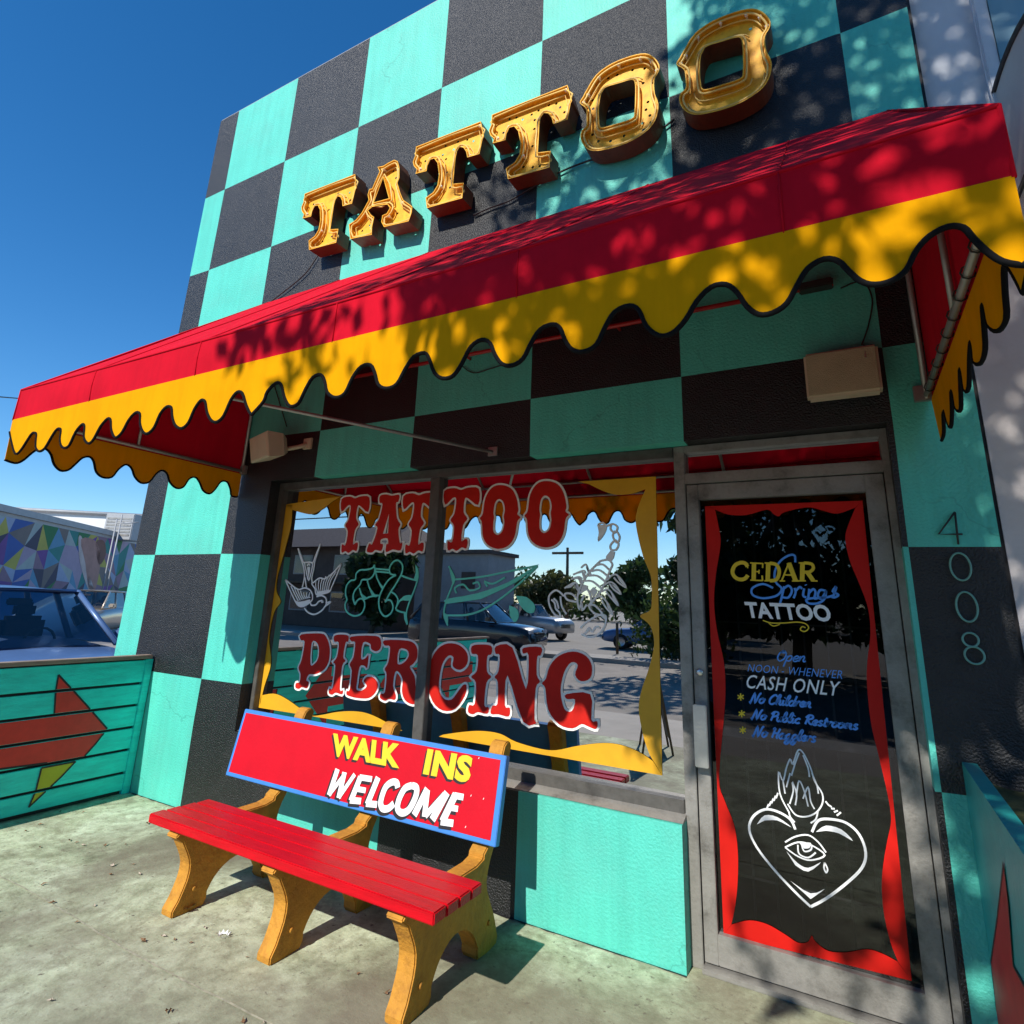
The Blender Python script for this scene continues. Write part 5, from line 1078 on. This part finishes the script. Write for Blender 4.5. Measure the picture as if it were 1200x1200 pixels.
for q in lim:
    k = min(Pt[7:], key=lambda p: (p - q).length + 1.2 * abs(p.z + 1.5 - q.z)); mb.tube(cat([k, k.lerp(q, .5) + Vector((0, 0, .3)), q], False, 3), .05, 6, r1=.012)
mb.build('trunk', M['bark'], st)

# ================================================================== ACROSS THE STREET (mirrored in the glass)
fl = empty('apartment_building', (-20, -26, -.2), label='dark two storey flats across the street, mirrored in the left panes', cat='building')
mb = MB(); mb.box(-40, -16.8, -31, -23.5, -.2, 4.6); mb.build('wall', M['brickdark'], fl)
mb = MB(); mb.add([(-41, -22.3, 4.5), (-16.3, -22.3, 4.5), (-18, -27, 6.3), (-40, -27, 6.3), (-41, -32, 4.5), (-16.3, -32, 4.5)], [(0, 1, 2, 3), (3, 2, 5, 4), (1, 5, 2), (0, 3, 4)]); mb.build('roof', M['roofdark'], fl)
for i in range(6):
    for k in range(2):
        x = -38.6 + 3.5 * i; z_ = .7 + 2.2 * k; mb = MB(); mb.bbox(x, x + 1.6, -23.5, -23.44, z_, z_ + 1.2, .01); f = mb.build('window', M['greymetal'], fl); mb = MB(); mb.box(x + .08, x + 1.52, -23.44, -23.43, z_ + .08, z_ + 1.12); mb.build('pane', M['carglass'], f)
mb = MB(); mb.box(-40, -16.8, -23.5, -22.6, 2.35, 2.45); mb.build('balcony', M['timber'], fl)
bx = empty('metal_building', (-13, -26, -.2), label='plain grey metal building next to the dark flats, mirrored in the window', cat='building')
mb = MB(); mb.box(-15.5, -10.6, -27.5, -24.5, -.2, 4.2); mb.build('wall', M['greymetal'], bx); mb = MB(); mb.box(-15.7, -10.4, -27.6, -24.2, 4.2, 4.4); mb.build('roof', M['brickdark'], bx)
mb = MB(); mb.bbox(-12.3, -11.4, -24.5, -24.44, 2.3, 3.2, .01); f = mb.build('window', M['brickdark'], bx)
up = empty('utility_pole', (-19.4, -55, -.2), label='wooden utility pole with a crossarm above the far trees, mirrored in the window', cat='pole')
mb = MB(); mb.tube([(-19.4, -55, -.2), (-19.4, -55, 7.6)], .2, 8, r1=.15); mb.build('mast', M['timber'], up); mb = MB(); mb.bbox(-21.2, -17.6, -55.08, -54.92, 6.9, 7.15, .01); mb.build('crossarm', M['timber'], up)
for k, (y, z_, lab) in enumerate([(-17.2, 6.2, 'heavy black overhead cable along the street, lowest of the lines'), (-17.5, 7.0, 'middle overhead line along the street'), (-18.0, 7.7, 'topmost overhead line along the street')]):
    mb = MB(); mb.tube([(-70 + 4 * i, y, z_ - .9 * math.sin(math.pi * ((i % 9) / 9))) for i in range(36)], .03 if k == 0 else .014, 5); mb.build('overhead_cable', M['cable'], None, label=lab, cat='cable')
mb = MB(); mb.tube([(-1.9, -20.5, -.2), (-1.9, -20.5, 1.0)], .06, 8); mb.build('bollard', M['timber'], None, label='rusty brown post at the lot entrance, mirrored in the window', cat='bollard')
p0_, p1_ = Vector((-40, 1.5, 4.6)), CAMPOS + ray(0, 463) * 14
mb = MB(); q0 = CAMPOS + ray(-160, 452) * 13; q1 = CAMPOS + ray(60, 470) * 26; mb.tube([q0, q1], .022, 5); mb.build('overhead_cable', M['cable'], None, label='thin dark cable crossing the sky beside the left end of the awning', cat='cable')
ab = empty('sandwich_board', (4.32, -4.02, 0), label='black folding sandwich board on the pavement, mirrored by the window edge', cat='sign')
for s in (-1, 1):
    Mt = Matrix.Translation((4.32, -4.02, 0)) @ Matrix.Rotation(1.2, 4, 'Z') @ Matrix.Translation((0, s * .17, 0)) @ Matrix.Rotation(s * .17, 4, 'X')
    mb = MB(); mb.bbox(-.22, .22, -.008, .008, .16, .92, .004, 0, Mt); mb.build('panel', M['slate'], ab)
    mb = MB()
    for x in (-.23, .23): mb.bbox(x - .012, x + .012, -.012, .012, 0, .97, .003, 0, Mt)
    mb.build('leg', M['timber'], ab)
